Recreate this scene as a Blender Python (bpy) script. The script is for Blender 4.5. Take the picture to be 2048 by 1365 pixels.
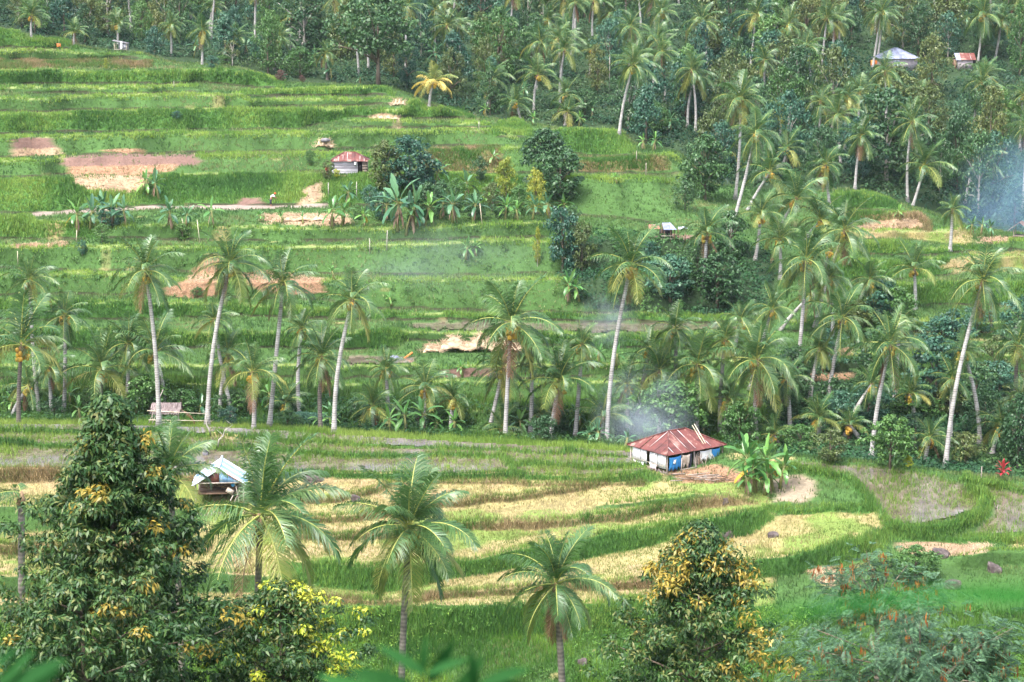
import bpy, bmesh, math, random
import numpy as np
from mathutils import Vector, Matrix

# ------------------------------------------------------------------ camera, sky, sun, exposure
for o in list(bpy.data.objects): bpy.data.objects.remove(o)
SC = bpy.context.scene
COL = SC.collection
F = 4000.0; CX, CY = 1024.0, 682.5          # focal length and centre in photograph pixels
PITCH = math.atan(712 / F)
CAMZ = 40.0; HAZE = .00005
cam = bpy.data.cameras.new('camera'); cam_o = bpy.data.objects.new('camera', cam); COL.objects.link(cam_o)
cam.sensor_width = 36; cam.lens = 36 * F / 2048; cam.clip_start = .1; cam.clip_end = 5000
cam_o.location = (0, 0, CAMZ); cam_o.rotation_euler = (math.pi / 2 - PITCH, 0, 0)
cam.dof.use_dof = True; cam.dof.focus_distance = 150; cam.dof.aperture_fstop = 4.0
SC.camera = cam_o
SUN_EL, SUN_AZ = math.radians(62), math.radians(215)      # high soft sun behind the camera's left
W = bpy.data.worlds.new('World'); SC.world = W; W.use_nodes = True
nt = W.node_tree; bg = nt.nodes['Background']
sky = nt.nodes.new('ShaderNodeTexSky'); sky.sky_type = 'NISHITA'; sky.sun_disc = False
sky.sun_elevation = SUN_EL; sky.sun_rotation = SUN_AZ
sky.air_density = 1.0; sky.dust_density = 4.0; sky.ozone_density = 1.0
hsv = nt.nodes.new('ShaderNodeHueSaturation'); hsv.inputs['Saturation'].default_value = .7
nt.links.new(sky.outputs[0], hsv.inputs['Color']); nt.links.new(hsv.outputs[0], bg.inputs[0])
bg.inputs[1].default_value = .15
sun = bpy.data.lights.new('sun', 'SUN'); sun.energy = 1.5; sun.angle = math.radians(20); sun.color = (1, .98, .95)
so = bpy.data.objects.new('sun', sun); COL.objects.link(so)
so.rotation_euler = (math.pi / 2 - SUN_EL, 0, math.pi - SUN_AZ)
so.location = (0, 0, 200)
vs = SC.view_settings; vs.view_transform = 'Standard'; vs.look = 'None'; vs.exposure = 2.05; vs.gamma = 1; vs.use_curve_mapping = False
SC.render.resolution_x = 1024; SC.render.resolution_y = 682
SC.cycles.max_bounces = 4; SC.cycles.diffuse_bounces = 2; SC.cycles.glossy_bounces = 1
SC.cycles.transmission_bounces = 3; SC.cycles.volume_bounces = 0; SC.cycles.volume_step_rate = 3; SC.cycles.volume_max_steps = 64; SC.cycles.transparent_max_bounces = 4

# ------------------------------------------------------------------ helpers
RNG = np.random.default_rng(7); random.seed(7)
sp, cp = math.sin(PITCH), math.cos(PITCH)
def dirs(u, v):
    a = (np.asarray(u, float) - CX) / F; b = (CY - np.asarray(v, float)) / F
    return a, cp + b * sp, -sp + b * cp                       # x, y, z of the ray
def Tan(v):
    _, y, z = dirs(0, v); return -z / y
def at(u, v, D):                                              # the point of ray (u, v) at distance D along Y
    x, y, z = dirs(u, v); return Vector((x / y * D, D, CAMZ + z / y * D))
def proj(p):
    x, y, z = p[0], p[1], p[2] - CAMZ
    d = y * cp - z * sp; up = y * sp + z * cp
    return CX + F * x / d, CY - F * up / d
def px(n, D): return n / F * D                                # photograph pixels to metres at distance D

def mesh(name, V, faces, mats, smooth=False, col=None, mi=None):
    """faces: list of (m,k) int arrays; mats: material or list; col: per-vertex colour"""
    me = bpy.data.meshes.new(name); V = np.asarray(V, np.float32)
    fs = [np.asarray(f, np.int32) for f in faces if len(f)]
    lv = np.concatenate([f.ravel() for f in fs]) if fs else np.zeros(0, np.int32)
    tot = np.concatenate([np.full(len(f), f.shape[1], np.int32) for f in fs]) if fs else np.zeros(0, np.int32)
    st = np.zeros(len(tot), np.int32)
    if len(tot): st[1:] = np.cumsum(tot)[:-1]
    me.vertices.add(len(V)); me.vertices.foreach_set('co', V.ravel())
    me.loops.add(len(lv)); me.loops.foreach_set('vertex_index', lv)
    me.polygons.add(len(tot)); me.polygons.foreach_set('loop_start', st); me.polygons.foreach_set('loop_total', tot)
    if not isinstance(mats, (list, tuple)): mats = [mats]
    for m in mats: me.materials.append(m)
    if mi is not None: me.polygons.foreach_set('material_index', np.asarray(mi, np.int32))
    if smooth: me.polygons.foreach_set('use_smooth', np.ones(len(tot), bool))
    if col is not None:
        a = me.color_attributes.new('Col', 'FLOAT_COLOR', 'POINT')
        c = np.ones((len(V), 4), np.float32); c[:, :3] = col; a.data.foreach_set('color', c.ravel())
    me.update(calc_edges=True); return me
def link(name, me, parent=None, loc=None):
    o = bpy.data.objects.new(name, me); COL.objects.link(o)
    if parent: o.parent = parent
    if loc is not None: o.location = loc
    return o
def empty(name, loc, rz=0):
    o = bpy.data.objects.new(name, None); COL.objects.link(o); o.location = loc; o.rotation_euler = (0, 0, rz)
    o.empty_display_size = .2; return o
def tag(o, label=None, cat=None, group=None, kind=None):
    if label: o['label'] = label
    if cat: o['category'] = cat
    if group: o['group'] = group
    if kind: o['kind'] = kind
    return o
class MB:                                                     # collects simple solids into one mesh
    def __init__(s): s.v = []; s.q = []; s.t = []; s.n = 0
    def add(s, V, Q=(), T=()):
        b = s.n; V = [tuple(p) for p in V]; s.v += V; s.n += len(V)
        s.q += [[i + b for i in f] for f in Q]; s.t += [[i + b for i in f] for f in T]; return s
    def box(s, c, size, rz=0, M=None):
        x, y, z = [d / 2 for d in size]; P = [Vector((i * x, j * y, k * z)) for i in (-1, 1) for j in (-1, 1) for k in (-1, 1)]
        R = M if M is not None else Matrix.Rotation(rz, 3, 'Z'); c = Vector(c)
        return s.add([R @ p + c for p in P], [(0, 1, 3, 2), (4, 6, 7, 5), (0, 4, 5, 1), (2, 3, 7, 6), (0, 2, 6, 4), (1, 5, 7, 3)])
    def bar(s, a, b, r, r2=None, n=6):
        return s.tube([a, b], [r, r if r2 is None else r2], n)
    def tube(s, P, R, n=6, cap=True):
        P = [Vector(p) for p in P]; V = []; Q = []
        for i, p in enumerate(P):
            d = (P[min(i + 1, len(P) - 1)] - P[max(i - 1, 0)]).normalized()
            a = d.cross(Vector((0, 1, .01)) if abs(d.y) < .9 else Vector((1, 0, 0))).normalized(); b = d.cross(a)
            V += [p + (a * math.cos(k * 2 * math.pi / n) + b * math.sin(k * 2 * math.pi / n)) * R[i] for k in range(n)]
        for i in range(len(P) - 1):
            for k in range(n):
                k2 = (k + 1) % n; Q.append((i * n + k, i * n + k2, (i + 1) * n + k2, (i + 1) * n + k))
        T = []
        if cap:
            V += [P[0], P[-1]]; m = len(V)
            for k in range(n):
                k2 = (k + 1) % n; T += [(m - 2, k2, k), (m - 1, (len(P) - 1) * n + k, (len(P) - 1) * n + k2)]
        return s.add(V, Q, T)
    def mesh(s, name, mat, smooth=False): return mesh(name, np.array(s.v), [np.array(s.q).reshape(-1, 4), np.array(s.t).reshape(-1, 3)], mat, smooth)
    def build(s, name, mat, parent=None, smooth=False): return link(name, s.mesh(name, mat, smooth), parent)
def smooth_noise(x, seed, scale):
    r = np.random.default_rng(seed).normal(size=4000)
    t = np.asarray(x, float) / scale + 1000; i = np.floor(t).astype(int); f = t - i; f = f * f * (3 - 2 * f)
    return r[i % 4000] * (1 - f) + r[(i + 1) % 4000] * f
def noise2(x, y, seed, scale):
    n = 256; r = np.random.default_rng(seed).normal(size=(n, n))
    a = np.asarray(x) / scale + 500; b = np.asarray(y) / scale + 500
    i = np.floor(a).astype(int); j = np.floor(b).astype(int); f = a - i; g = b - j; f = f * f * (3 - 2 * f); g = g * g * (3 - 2 * g)
    i %= n; j %= n; i2 = (i + 1) % n; j2 = (j + 1) % n
    return (r[i, j] * (1 - f) + r[i2, j] * f) * (1 - g) + (r[i, j2] * (1 - f) + r[i2, j2] * f) * g

# ------------------------------------------------------------------ materials
def newmat(name):
    m = bpy.data.materials.new(name); m.use_nodes = True; t = m.node_tree; t.nodes.clear()
    out = t.nodes.new('ShaderNodeOutputMaterial'); return m, t, out
def N(t, ty, **kw):
    n = t.nodes.new(ty)
    for k, v in kw.items(): setattr(n, k, v)
    return n
def ramp(t, fac, stops):
    r = N(t, 'ShaderNodeValToRGB'); e = r.color_ramp.elements
    while len(e) < len(stops): e.new(.5)
    for k, (p, c) in enumerate(stops): e[k].position = p; e[k].color = (*c, 1)
    t.links.new(fac, r.inputs[0]); return r.outputs[0]
def leafmat(name, stops, rough=.45, trans=.25, objvar=.35, spec=.35, attr=False, nscale=0, warm=None):
    """foliage: colour varies per leaf (island), per plant (object) and by a soft noise"""
    m, t, out = newmat(name); L = t.links
    if attr:
        c = N(t, 'ShaderNodeAttribute', attribute_name='Col').outputs['Color']
    else:
        g = N(t, 'ShaderNodeNewGeometry'); oi = N(t, 'ShaderNodeObjectInfo')
        mx = N(t, 'ShaderNodeMix'); mx.inputs[0].default_value = objvar
        L.new(g.outputs['Random Per Island'], mx.inputs[2]); L.new(oi.outputs['Random'], mx.inputs[3])
        fac = mx.outputs[0]
        if nscale:
            tc = N(t, 'ShaderNodeTexCoord'); nz = N(t, 'ShaderNodeTexNoise'); nz.inputs['Scale'].default_value = nscale
            L.new(tc.outputs['Object'], nz.inputs['Vector'])
            ma = N(t, 'ShaderNodeMath', operation='MULTIPLY_ADD'); ma.inputs[1].default_value = 1.3; ma.inputs[2].default_value = -.65
            L.new(nz.outputs[0], ma.inputs[0]); ad = N(t, 'ShaderNodeMath', operation='ADD'); ad.use_clamp = True
            L.new(fac, ad.inputs[0]); L.new(ma.outputs[0], ad.inputs[1]); fac = ad.outputs[0]
        c = ramp(t, fac, stops)
    p = N(t, 'ShaderNodeBsdfPrincipled'); p.inputs['Roughness'].default_value = rough; p.inputs['Specular IOR Level'].default_value = spec
    L.new(c, p.inputs['Base Color'])
    if trans:
        tr = N(t, 'ShaderNodeBsdfTranslucent'); hs = N(t, 'ShaderNodeHueSaturation'); hs.inputs['Value'].default_value = 1.4; hs.inputs['Hue'].default_value = .49
        L.new(c, hs.inputs['Color']); L.new(hs.outputs[0], tr.inputs[0])
        mi = N(t, 'ShaderNodeMixShader'); mi.inputs[0].default_value = trans
        L.new(p.outputs[0], mi.inputs[1]); L.new(tr.outputs[0], mi.inputs[2]); L.new(mi.outputs[0], out.inputs[0])
    else: L.new(p.outputs[0], out.inputs[0])
    return m
def solid(name, stops, rough=.8, scale=3, stretch=(1, 1, 1), bump=.0, metal=0, spec=.3, detail=4, dist=.02, objvar=0):
    """noise-mottled surface"""
    m, t, out = newmat(name); L = t.links
    tc = N(t, 'ShaderNodeTexCoord'); mp = N(t, 'ShaderNodeMapping'); mp.inputs['Scale'].default_value = stretch
    nz = N(t, 'ShaderNodeTexNoise'); nz.inputs['Scale'].default_value = scale; nz.inputs['Detail'].default_value = detail
    L.new(tc.outputs['Object'], mp.inputs[0]); L.new(mp.outputs[0], nz.inputs['Vector'])
    fac = nz.outputs[0]
    if objvar:
        oi = N(t, 'ShaderNodeObjectInfo'); ma = N(t, 'ShaderNodeMath', operation='MULTIPLY_ADD'); ma.inputs[1].default_value = objvar; ma.inputs[2].default_value = -objvar / 2
        L.new(oi.outputs['Random'], ma.inputs[0]); ad = N(t, 'ShaderNodeMath', operation='ADD'); L.new(fac, ad.inputs[0]); L.new(ma.outputs[0], ad.inputs[1]); fac = ad.outputs[0]
    p = N(t, 'ShaderNodeBsdfPrincipled'); p.inputs['Roughness'].default_value = rough; p.inputs['Metallic'].default_value = metal
    p.inputs['Specular IOR Level'].default_value = spec
    L.new(ramp(t, fac, stops), p.inputs['Base Color']); L.new(p.outputs[0], out.inputs[0])
    if bump:
        b = N(t, 'ShaderNodeBump'); b.inputs['Strength'].default_value = bump; b.inputs['Distance'].default_value = dist
        L.new(nz.outputs[0], b.inputs['Height']); L.new(b.outputs[0], p.inputs['Normal'])
    return m
def hexs(*a): return a
M = {}
M['frond'] = leafmat('coconut_leaf', [(0, (.026, .078, .020)), (.45, (.052, .122, .034)), (.8, (.095, .168, .052)), (1, (.18, .245, .085))], rough=.38, trans=.22, objvar=.5, spec=.5)
M['frond_old'] = leafmat('ageing_coconut_leaf', [(0, (.10, .16, .04)), (.5, (.18, .21, .05)), (1, (.30, .27, .07))], rough=.45, trans=.22, objvar=.6)
M['frond_yellow'] = leafmat('yellow_coconut_leaf', [(0, (.42, .34, .06)), (.5, (.55, .42, .10)), (1, (.62, .50, .18))], rough=.5, trans=.25)
M['frond_dead'] = leafmat('dead_brown_leaf', [(0, (.13, .065, .035)), (.6, (.23, .12, .07)), (1, (.34, .22, .14))], rough=.8, trans=.1)
M['rachis'] = solid('frond_stalk', [(.3, (.22, .27, .06)), (.7, (.38, .36, .10))], rough=.5, scale=2)
M['nuts'] = leafmat('coconut_husk', [(0, (.42, .20, .03)), (.5, (.50, .30, .04)), (1, (.25, .26, .05))], rough=.45, trans=0)
M['fibre'] = solid('brown_fibre', [(.3, (.10, .06, .035)), (.7, (.28, .19, .11))], rough=.9, scale=6, stretch=(3, 3, .6))
def trunkmat(name, a, b, c):
    m, t, out = newmat(name); L = t.links
    tc = N(t, 'ShaderNodeTexCoord'); wv = N(t, 'ShaderNodeTexWave', wave_type='BANDS', bands_direction='Z')
    wv.inputs['Scale'].default_value = 1.6; wv.inputs['Distortion'].default_value = 3; wv.inputs['Detail'].default_value = 2
    nz = N(t, 'ShaderNodeTexNoise'); nz.inputs['Scale'].default_value = 2.2; nz.inputs['Detail'].default_value = 6
    L.new(tc.outputs['Object'], wv.inputs[0]); L.new(tc.outputs['Object'], nz.inputs['Vector'])
    mx = N(t, 'ShaderNodeMix'); mx.inputs[0].default_value = .8; L.new(wv.outputs['Fac'], mx.inputs[2]); L.new(nz.outputs[0], mx.inputs[3])
    p = N(t, 'ShaderNodeBsdfPrincipled'); p.inputs['Roughness'].default_value = .85
    L.new(ramp(t, mx.outputs[0], [(.25, a), (.48, b), (.75, c)]), p.inputs['Base Color']); L.new(p.outputs[0], out.inputs[0])
    bp = N(t, 'ShaderNodeBump'); bp.inputs['Strength'].default_value = .5; bp.inputs['Distance'].default_value = .04; L.new(mx.outputs[0], bp.inputs['Height']); L.new(bp.outputs[0], p.inputs['Normal'])
    return m
M['trunk'] = trunkmat('pale_palm_bark', (.13, .12, .11), (.30, .28, .26), (.46, .44, .42))
M['trunk_dark'] = trunkmat('dark_palm_bark', (.05, .04, .035), (.12, .10, .085), (.22, .19, .16))
M['bark'] = solid('tree_bark', [(.3, (.07, .05, .035)), (.7, (.20, .16, .12))], rough=.9, scale=5, stretch=(2, 2, .5), bump=.5)
M['bark_pale'] = solid('pale_tree_bark', [(.3, (.24, .21, .18)), (.7, (.46, .42, .37))], rough=.9, scale=5, stretch=(2, 2, .5), bump=.4)
G1 = [(0, (.018, .055, .022)), (.5, (.035, .090, .030)), (1, (.075, .15, .045))]
M['leaf_dark'] = leafmat('dark_green_leaf', G1, objvar=.45, nscale=.35, trans=.15)
M['leaf_teal'] = leafmat('blue_green_leaf', [(0, (.018, .060, .040)), (.5, (.035, .105, .062)), (1, (.08, .17, .09))], objvar=.4, nscale=.35, trans=.15)
M['leaf_mid'] = leafmat('mid_green_leaf', [(0, (.03, .085, .02)), (.5, (.06, .14, .032)), (1, (.12, .22, .05))], objvar=.45, nscale=.35, trans=.2)
M['leaf_olive'] = leafmat('olive_leaf', [(0, (.045, .07, .02)), (.5, (.085, .12, .032)), (1, (.16, .17, .05))], objvar=.45, nscale=.35, trans=.15)
M['leaf_yellow'] = leafmat('yellow_green_leaf', [(0, (.10, .16, .02)), (.5, (.20, .24, .03)), (1, (.40, .36, .05))], objvar=.3, nscale=.5, trans=.2)
M['leaf_durian'] = leafmat('durian_leaf', [(0, (.016, .050, .014)), (.6, (.035, .085, .020)), (.9, (.075, .125, .03)), (1, (.13, .14, .04))], rough=.45, objvar=.0, trans=.15, spec=.3, nscale=.25)
M['leaf_gold'] = leafmat('golden_young_leaf', [(0, (.13, .13, .02)), (.5, (.26, .19, .025)), (1, (.38, .28, .05))], rough=.45, objvar=0, trans=.2)
M['leaf_lime'] = leafmat('lime_young_leaf', [(0, (.20, .30, .02)), (.5, (.36, .40, .03)), (1, (.52, .48, .06))], rough=.4, objvar=0, trans=.2)
M['leaf_fern'] = leafmat('feathery_grey_green_leaf', [(0, (.022, .060, .028)), (.5, (.045, .10, .05)), (1, (.10, .19, .09))], rough=.5, objvar=0, trans=.2)
M['leaf_red'] = leafmat('red_leaf', [(0, (.12, .012, .012)), (.5, (.30, .02, .03)), (1, (.45, .05, .05))], rough=.45, objvar=0, trans=.2)
M['leaf_maroon'] = leafmat('maroon_leaf', [(0, (.05, .02, .02)), (.6, (.12, .04, .04)), (1, (.06, .09, .03))], rough=.45, objvar=0, trans=.15)
M['pod'] = leafmat('orange_brown_pod', [(0, (.20, .06, .02)), (.5, (.36, .12, .03)), (1, (.45, .22, .06))], rough=.6, objvar=0, trans=.2)
M['banana'] = leafmat('banana_leaf', [(0, (.04, .13, .03)), (.5, (.08, .21, .045)), (1, (.17, .34, .07))], rough=.35, trans=.3, objvar=1, spec=.5)
M['banana_teal'] = leafmat('bluish_banana_leaf', [(0, (.03, .10, .045)), (.5, (.06, .16, .07)), (1, (.12, .25, .11))], rough=.35, trans=.25, objvar=1, spec=.5)
M['banana_yellow'] = leafmat('yellowed_banana_leaf', [(0, (.42, .26, .03)), (1, (.55, .42, .08))], rough=.5, trans=.2, objvar=1)
M['banana_dry'] = leafmat('dry_banana_leaf', [(0, (.12, .075, .05)), (.6, (.24, .16, .11)), (1, (.38, .28, .20))], rough=.9, trans=.1, objvar=.6)
M['banana_stem'] = solid('banana_stem', [(.3, (.14, .12, .05)), (.55, (.20, .22, .07)), (.75, (.30, .20, .10))], rough=.6, scale=3, stretch=(2, 2, .5))
M['grass'] = leafmat('grass_blade', [], rough=.5, trans=.3, attr=True, spec=.2)
M['rock'] = solid('dark_boulder', [(.3, (.035, .026, .025)), (.55, (.085, .066, .062)), (.8, (.24, .21, .20))], rough=.85, scale=2.2, bump=.8, dist=.08, detail=8)
M['straw'] = leafmat('rice_straw', [(0, (.30, .20, .12)), (.5, (.44, .32, .21)), (1, (.56, .44, .31))], rough=.7, trans=.15, objvar=0)
M['wood'] = solid('weathered_wood', [(.3, (.16, .125, .10)), (.7, (.36, .31, .27))], rough=.85, scale=4, stretch=(1, 1, .3), objvar=.5)
M['wood_brown'] = solid('brown_wood', [(.3, (.09, .055, .035)), (.7, (.22, .14, .09))], rough=.85, scale=4, stretch=(1, 1, .3), objvar=.5)
M['plank'] = solid('grey_plank', [(.3, (.20, .19, .21)), (.7, (.40, .39, .42))], rough=.85, scale=3, stretch=(.3, 1, 3), objvar=.6)
M['bamboo'] = solid('pale_bamboo', [(.3, (.34, .28, .18)), (.7, (.58, .52, .40))], rough=.6, scale=3)
M['dark'] = solid('dark_interior', [(.3, (.015, .012, .012)), (.7, (.035, .03, .03))], rough=.9)

# ------------------------------------------------------------------ the terraced valley as one ground sheet
# Every column of the sheet is walked uphill away from the viewpoint: treads are nearly level, risers steep.
US = np.concatenate([[-2600, -1400, -800], np.arange(-400, 2453, 6), [2900, 3500, 4700]]).astype(float)
VS = np.arange(1460, -61, -2.5)                               # near to far
NU, NV = len(US), len(VS)
UU, VV = np.meshgrid(US, VS, indexing='ij')
def pl(pts, u=US): 
    a = np.array(pts, float); return np.interp(u, a[:, 0], a[:, 1])
E = pl([(-400, 840), (0, 845), (280, 847), (450, 851), (600, 860), (700, 867), (850, 876), (1000, 884), (1260, 899), (1330, 903), (1470, 905), (1590, 911), (1750, 926), (1900, 946), (2048, 962), (2450, 1010)])
FB = pl([(-400, 50), (0, 57), (50, 70), (140, 88), (200, 100), (290, 108), (330, 122), (480, 136), (530, 150), (570, 165), (700, 170), (780, 174), (830, 195), (930, 232), (990, 238), (1060, 246), (1110, 256), (1240, 262), (1265, 288), (1350, 304), (1375, 325), (1420, 370), (1600, 385), (1700, 380), (1770, 400), (1850, 422), (1940, 455), (2048, 470), (2450, 490)])
E = np.round((E - 1460) / -2.5) * -2.5 + 1460 + .1; FB = np.round((FB - 1460) / -2.5) * -2.5 + 1460 + .1
E2, FB2 = E[:, None], FB[:, None]
S = np.full((NU, NV), .04); S[VV > 1215] = .5
S[(VV < E2) & (VV > 640)] = .10; S[VV < FB2] = .42
CL = np.zeros((NU, NV), int)                                   # 0 short grass
GRASS, TALL, DRY, EARTH, MUD, STUB, FOREST, PATH, TAN, RUST, LIP, FOOT_SHADE, SOIL = range(13)
CL[VV < FB2] = FOREST
def rows(lst):
    a = np.array(lst, float); o = np.argsort(a[:, 0], kind='stable'); a = a[o]
    ins = (UU >= a[0, 0] - 1e-6) & (UU <= a[-1, 0] + 1e-6)
    jit = smooth_noise(US, int(a[0, 1] * 7) % 97, 22) * .9 + smooth_noise(US, int(a[0, 2] * 3) % 89, 70) * 1.0
    t = np.interp(US, a[:, 0], a[:, 1]) + jit; f = np.interp(US, a[:, 0], a[:, 2]) + jit * .6
    soft = np.clip((VV - t[:, None]) / 2.5 + .5, 0, 1) * np.clip((f[:, None] - VV) / 2.5 + .5, 0, 1)
    tl = np.ones(NU) if a[0, 0] <= -2000 else np.clip((US - a[0, 0]) / 60, 0, 1)
    tr = np.ones(NU) if a[-1, 0] >= 4000 else np.clip((a[-1, 0] - US) / 60, 0, 1)
    return ins & (VV >= t[:, None]) & (VV <= f[:, None]), t, f, soft * (tl * tr)[:, None] * ins
LIPS = []; CRK = 5.0; BUMP = np.zeros((NU, NV))
def R(lst, cls=GRASS, s=1.7, lip=True):
    if lst[0][0] <= -400: lst = [(-2700,) + tuple(lst[0][1:])] + list(lst)
    if lst[-1][0] >= 2450: lst = list(lst) + [(4800,) + tuple(lst[-1][1:])]
    lst = [(q[0], q[1] + CRK * max(0, min(1, (q[2] - q[1]) / 20)), q[2]) for q in lst]; m, t, f, sm = rows(lst); S[:] = S * (1 - sm) + s * sm; CL[m] = cls
    if lip: LIPS.append((lst[0][0], lst[-1][0], t, f))
JU = UU + noise2(UU, VV * 2, 61, 14) * 4 + noise2(UU, VV * 2, 62, 6) * 2; JV = VV + noise2(UU, VV * 2, 63, 12) * 1.6
def inside(poly, rag=False):
    P = np.array(poly, float); c = np.zeros(UU.shape, bool); n = len(P); A_, B_ = (JU, JV) if rag else (UU, VV)
    for i in range(n):
        (x1, y1), (x2, y2) = P[i], P[(i + 1) % n]
        if y1 == y2: continue
        c ^= ((y1 > B_) != (y2 > B_)) & (A_ < (x2 - x1) * (B_ - y1) / (y2 - y1) + x1)
    return c
def strip_mask(pts, w):
    d = np.full(UU.shape, 1e9)
    for (x1, y1), (x2, y2) in zip(pts[:-1], pts[1:]):
        L2 = (x2 - x1) ** 2 + (y2 - y1) ** 2
        t = np.clip(((UU - x1) * (x2 - x1) + (VV - y1) * (y2 - y1)) / L2, 0, 1)
        d = np.minimum(d, np.hypot(UU - x1 - t * (x2 - x1), VV - y1 - t * (y2 - y1)))
    return d < w / 2
def paint(poly, cls, keep=None):
    wob = inside(poly, True)

    if keep is not None: wob &= keep
    CL[wob] = cls
def strip(pts, w, cls=TALL, s=1.2, bump=0):
    m = strip_mask(pts, w); CL[m] = cls; S[m] = s
    if bump: BUMP[strip_mask(pts, w * .55)] = bump

# -- upper hill, left and centre
R([(-400, 52, 97), (0, 57, 97), (30, 61, 97), (50, 73, 98), (125, 76, 98), (140, 88, 99), (152, 97, 99)], TALL)
R([(-400, 96, 120), (0, 97, 121), (100, 96, 121), (140, 101, 122), (195, 104, 120), (225, 107, 118), (280, 108, 118), (290, 112, 116)], GRASS)
paint([(-400, 122), (170, 121), (300, 124), (290, 137), (-400, 138)], DRY)
R([(-400, 136, 168), (0, 140, 170), (50, 139, 170), (130, 141, 168), (250, 141, 167), (330, 140, 170), (400, 138, 165), (450, 138, 170), (500, 140, 175), (530, 150, 178), (560, 163, 178)], TALL)
R([(-400, 172, 186), (0, 174, 187), (200, 172, 187), (390, 170, 187), (405, 168, 182)], GRASS)
R([(480, 181, 193), (600, 178, 194), (700, 172, 192), (775, 174, 192), (782, 186, 194)], TALL)
R([(-400, 191, 224), (0, 195, 225), (150, 190, 222), (300, 188, 220), (400, 187, 218), (480, 186, 216), (500, 198, 216), (600, 197, 213), (700, 196, 213), (780, 195, 212), (800, 195, 212)], GRASS)
R([(-400, 224, 266), (0, 227, 268), (200, 222, 265), (400, 217, 262), (600, 216, 260), (690, 215, 236), (800, 216, 236), (818, 200, 235), (834, 198, 238), (850, 215, 238), (930, 216, 237), (945, 236, 240)], TALL)
R([(690, 238, 258), (760, 238, 256), (950, 243, 255), (985, 245, 254)], GRASS)
R([(-400, 275, 318), (0, 272, 316), (130, 270, 312), (300, 265, 308), (600, 262, 302), (800, 259, 295), (960, 256, 294), (990, 257, 292), (1040, 276, 292)], GRASS)
R([(985, 250, 272), (1000, 240, 275), (1040, 240, 275), (1060, 255, 274)], TALL, s=1.0)
R([(-400, 320, 358), (0, 318, 357), (130, 313, 352), (400, 306, 350), (640, 303, 345), (850, 299, 345), (1000, 294, 347), (1040, 290, 347), (1130, 300, 348)], GRASS)
R([(1100, 262, 300), (1130, 257, 308), (1180, 258, 313), (1235, 262, 313), (1255, 285, 312), (1266, 298, 308)], TALL)
R([(1120, 320, 347), (1250, 316, 350), (1340, 305, 350), (1365, 318, 348), (1370, 330, 345)], GRASS)
R([(-400, 358, 426), (0, 358, 428), (100, 356, 427), (260, 352, 415), (400, 345, 412), (640, 345, 412), (1040, 350, 412)], TALL, s=1.3)
R([(1045, 352, 428), (1150, 352, 430), (1250, 352, 440), (1340, 355, 450), (1372, 340, 450)], GRASS, s=1.0)
strip([(60, 429), (160, 424), (270, 418), (400, 415), (540, 415), (650, 412)], 6, PATH, .04)
R([(-400, 430, 480), (0, 430, 478), (60, 430, 478), (65, 440, 480), (200, 442, 478)], TALL)
R([(200, 448, 478), (400, 446, 480), (520, 452, 482), (690, 454, 482), (900, 450, 480), (1150, 440, 476)], GRASS)
R([(-400, 490, 540), (0, 493, 540), (150, 490, 542), (300, 494, 544), (500, 490, 548), (700, 490, 548), (760, 488, 550), (900, 482, 550), (1060, 478, 548), (1150, 480, 548), (1500, 490, 550)], GRASS)
R([(-400, 548, 590), (0, 548, 590), (220, 545, 590), (400, 560, 596), (640, 560, 600), (740, 556, 618), (960, 556, 622), (1060, 556, 625), (1150, 556, 628), (1500, 560, 625)], GRASS)
R([(-400, 600, 640), (0, 600, 640), (300, 602, 640), (480, 606, 632), (800, 626, 640), (950, 628, 642), (1380, 628, 645), (1480, 630, 648)], TALL)
R([(-400, 650, 700), (300, 655, 700), (380, 662, 696), (630, 662, 696), (790, 655, 700), (815, 662, 680), (1000, 664, 690), (1380, 668, 700), (1500, 650, 700)], TALL)
paint([(815, 650), (830, 646), (960, 645), (1380, 648), (1480, 652), (1480, 660), (1200, 663), (960, 661), (840, 662)], MUD)
R([(-400, 728, 760), (700, 728, 755), (950, 730, 755), (1400, 720, 755), (1540, 720, 755)], GRASS)
paint([(690, 722), (700, 713), (780, 711), (826, 713), (826, 727), (760, 728), (695, 727)], MUD)
paint([(880, 738), (1000, 735), (1010, 752), (890, 755)], EARTH)
R([(-400, 775, 810), (700, 762, 800), (900, 760, 800), (1400, 765, 810), (1540, 770, 810)], GRASS)
R([(-400, 812, 832), (700, 815, 850), (1000, 818, 860), (1300, 818, 880), (1540, 830, 880)], GRASS)
# bare and dry patches on the hill
paint([(18, 279), (100, 275), (108, 285), (112, 300), (24, 303)], EARTH); paint([(22, 300), (112, 298), (122, 311), (24, 315)], TAN)
paint([(120, 313), (250, 309), (390, 308), (401, 318), (400, 330), (140, 335), (124, 328)], EARTH)
paint([(130, 335), (300, 331), (360, 327), (345, 340), (270, 350), (145, 354)], RUST)
paint([(140, 356), (200, 353), (290, 350), (300, 372), (260, 386), (180, 382), (145, 372)], TAN)
paint([(205, 304), (210, 299), (285, 298), (290, 306)], RUST)
paint([(737, 229), (770, 226), (800, 230), (798, 256), (790, 256), (788, 238), (740, 236)], TAN)
paint([(475, 397), (520, 396), (522, 410), (478, 411)], EARTH)
paint([(520, 430), (560, 427), (690, 430), (700, 448), (600, 450), (530, 445)], TAN)
paint([(610, 375), (640, 360), (645, 405), (600, 412)], TAN)
paint([(25, 493), (80, 487), (140, 485), (130, 494), (30, 498)], RUST)
paint([(370, 560), (420, 505), (450, 512), (430, 560), (440, 590), (400, 598), (330, 590), (330, 575)], RUST)
paint([(480, 545), (560, 540), (640, 560), (650, 585), (560, 590), (490, 570)], RUST)
paint([(850, 300), (1000, 297), (1000, 346), (830, 346), (840, 330)], DRY)
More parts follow.
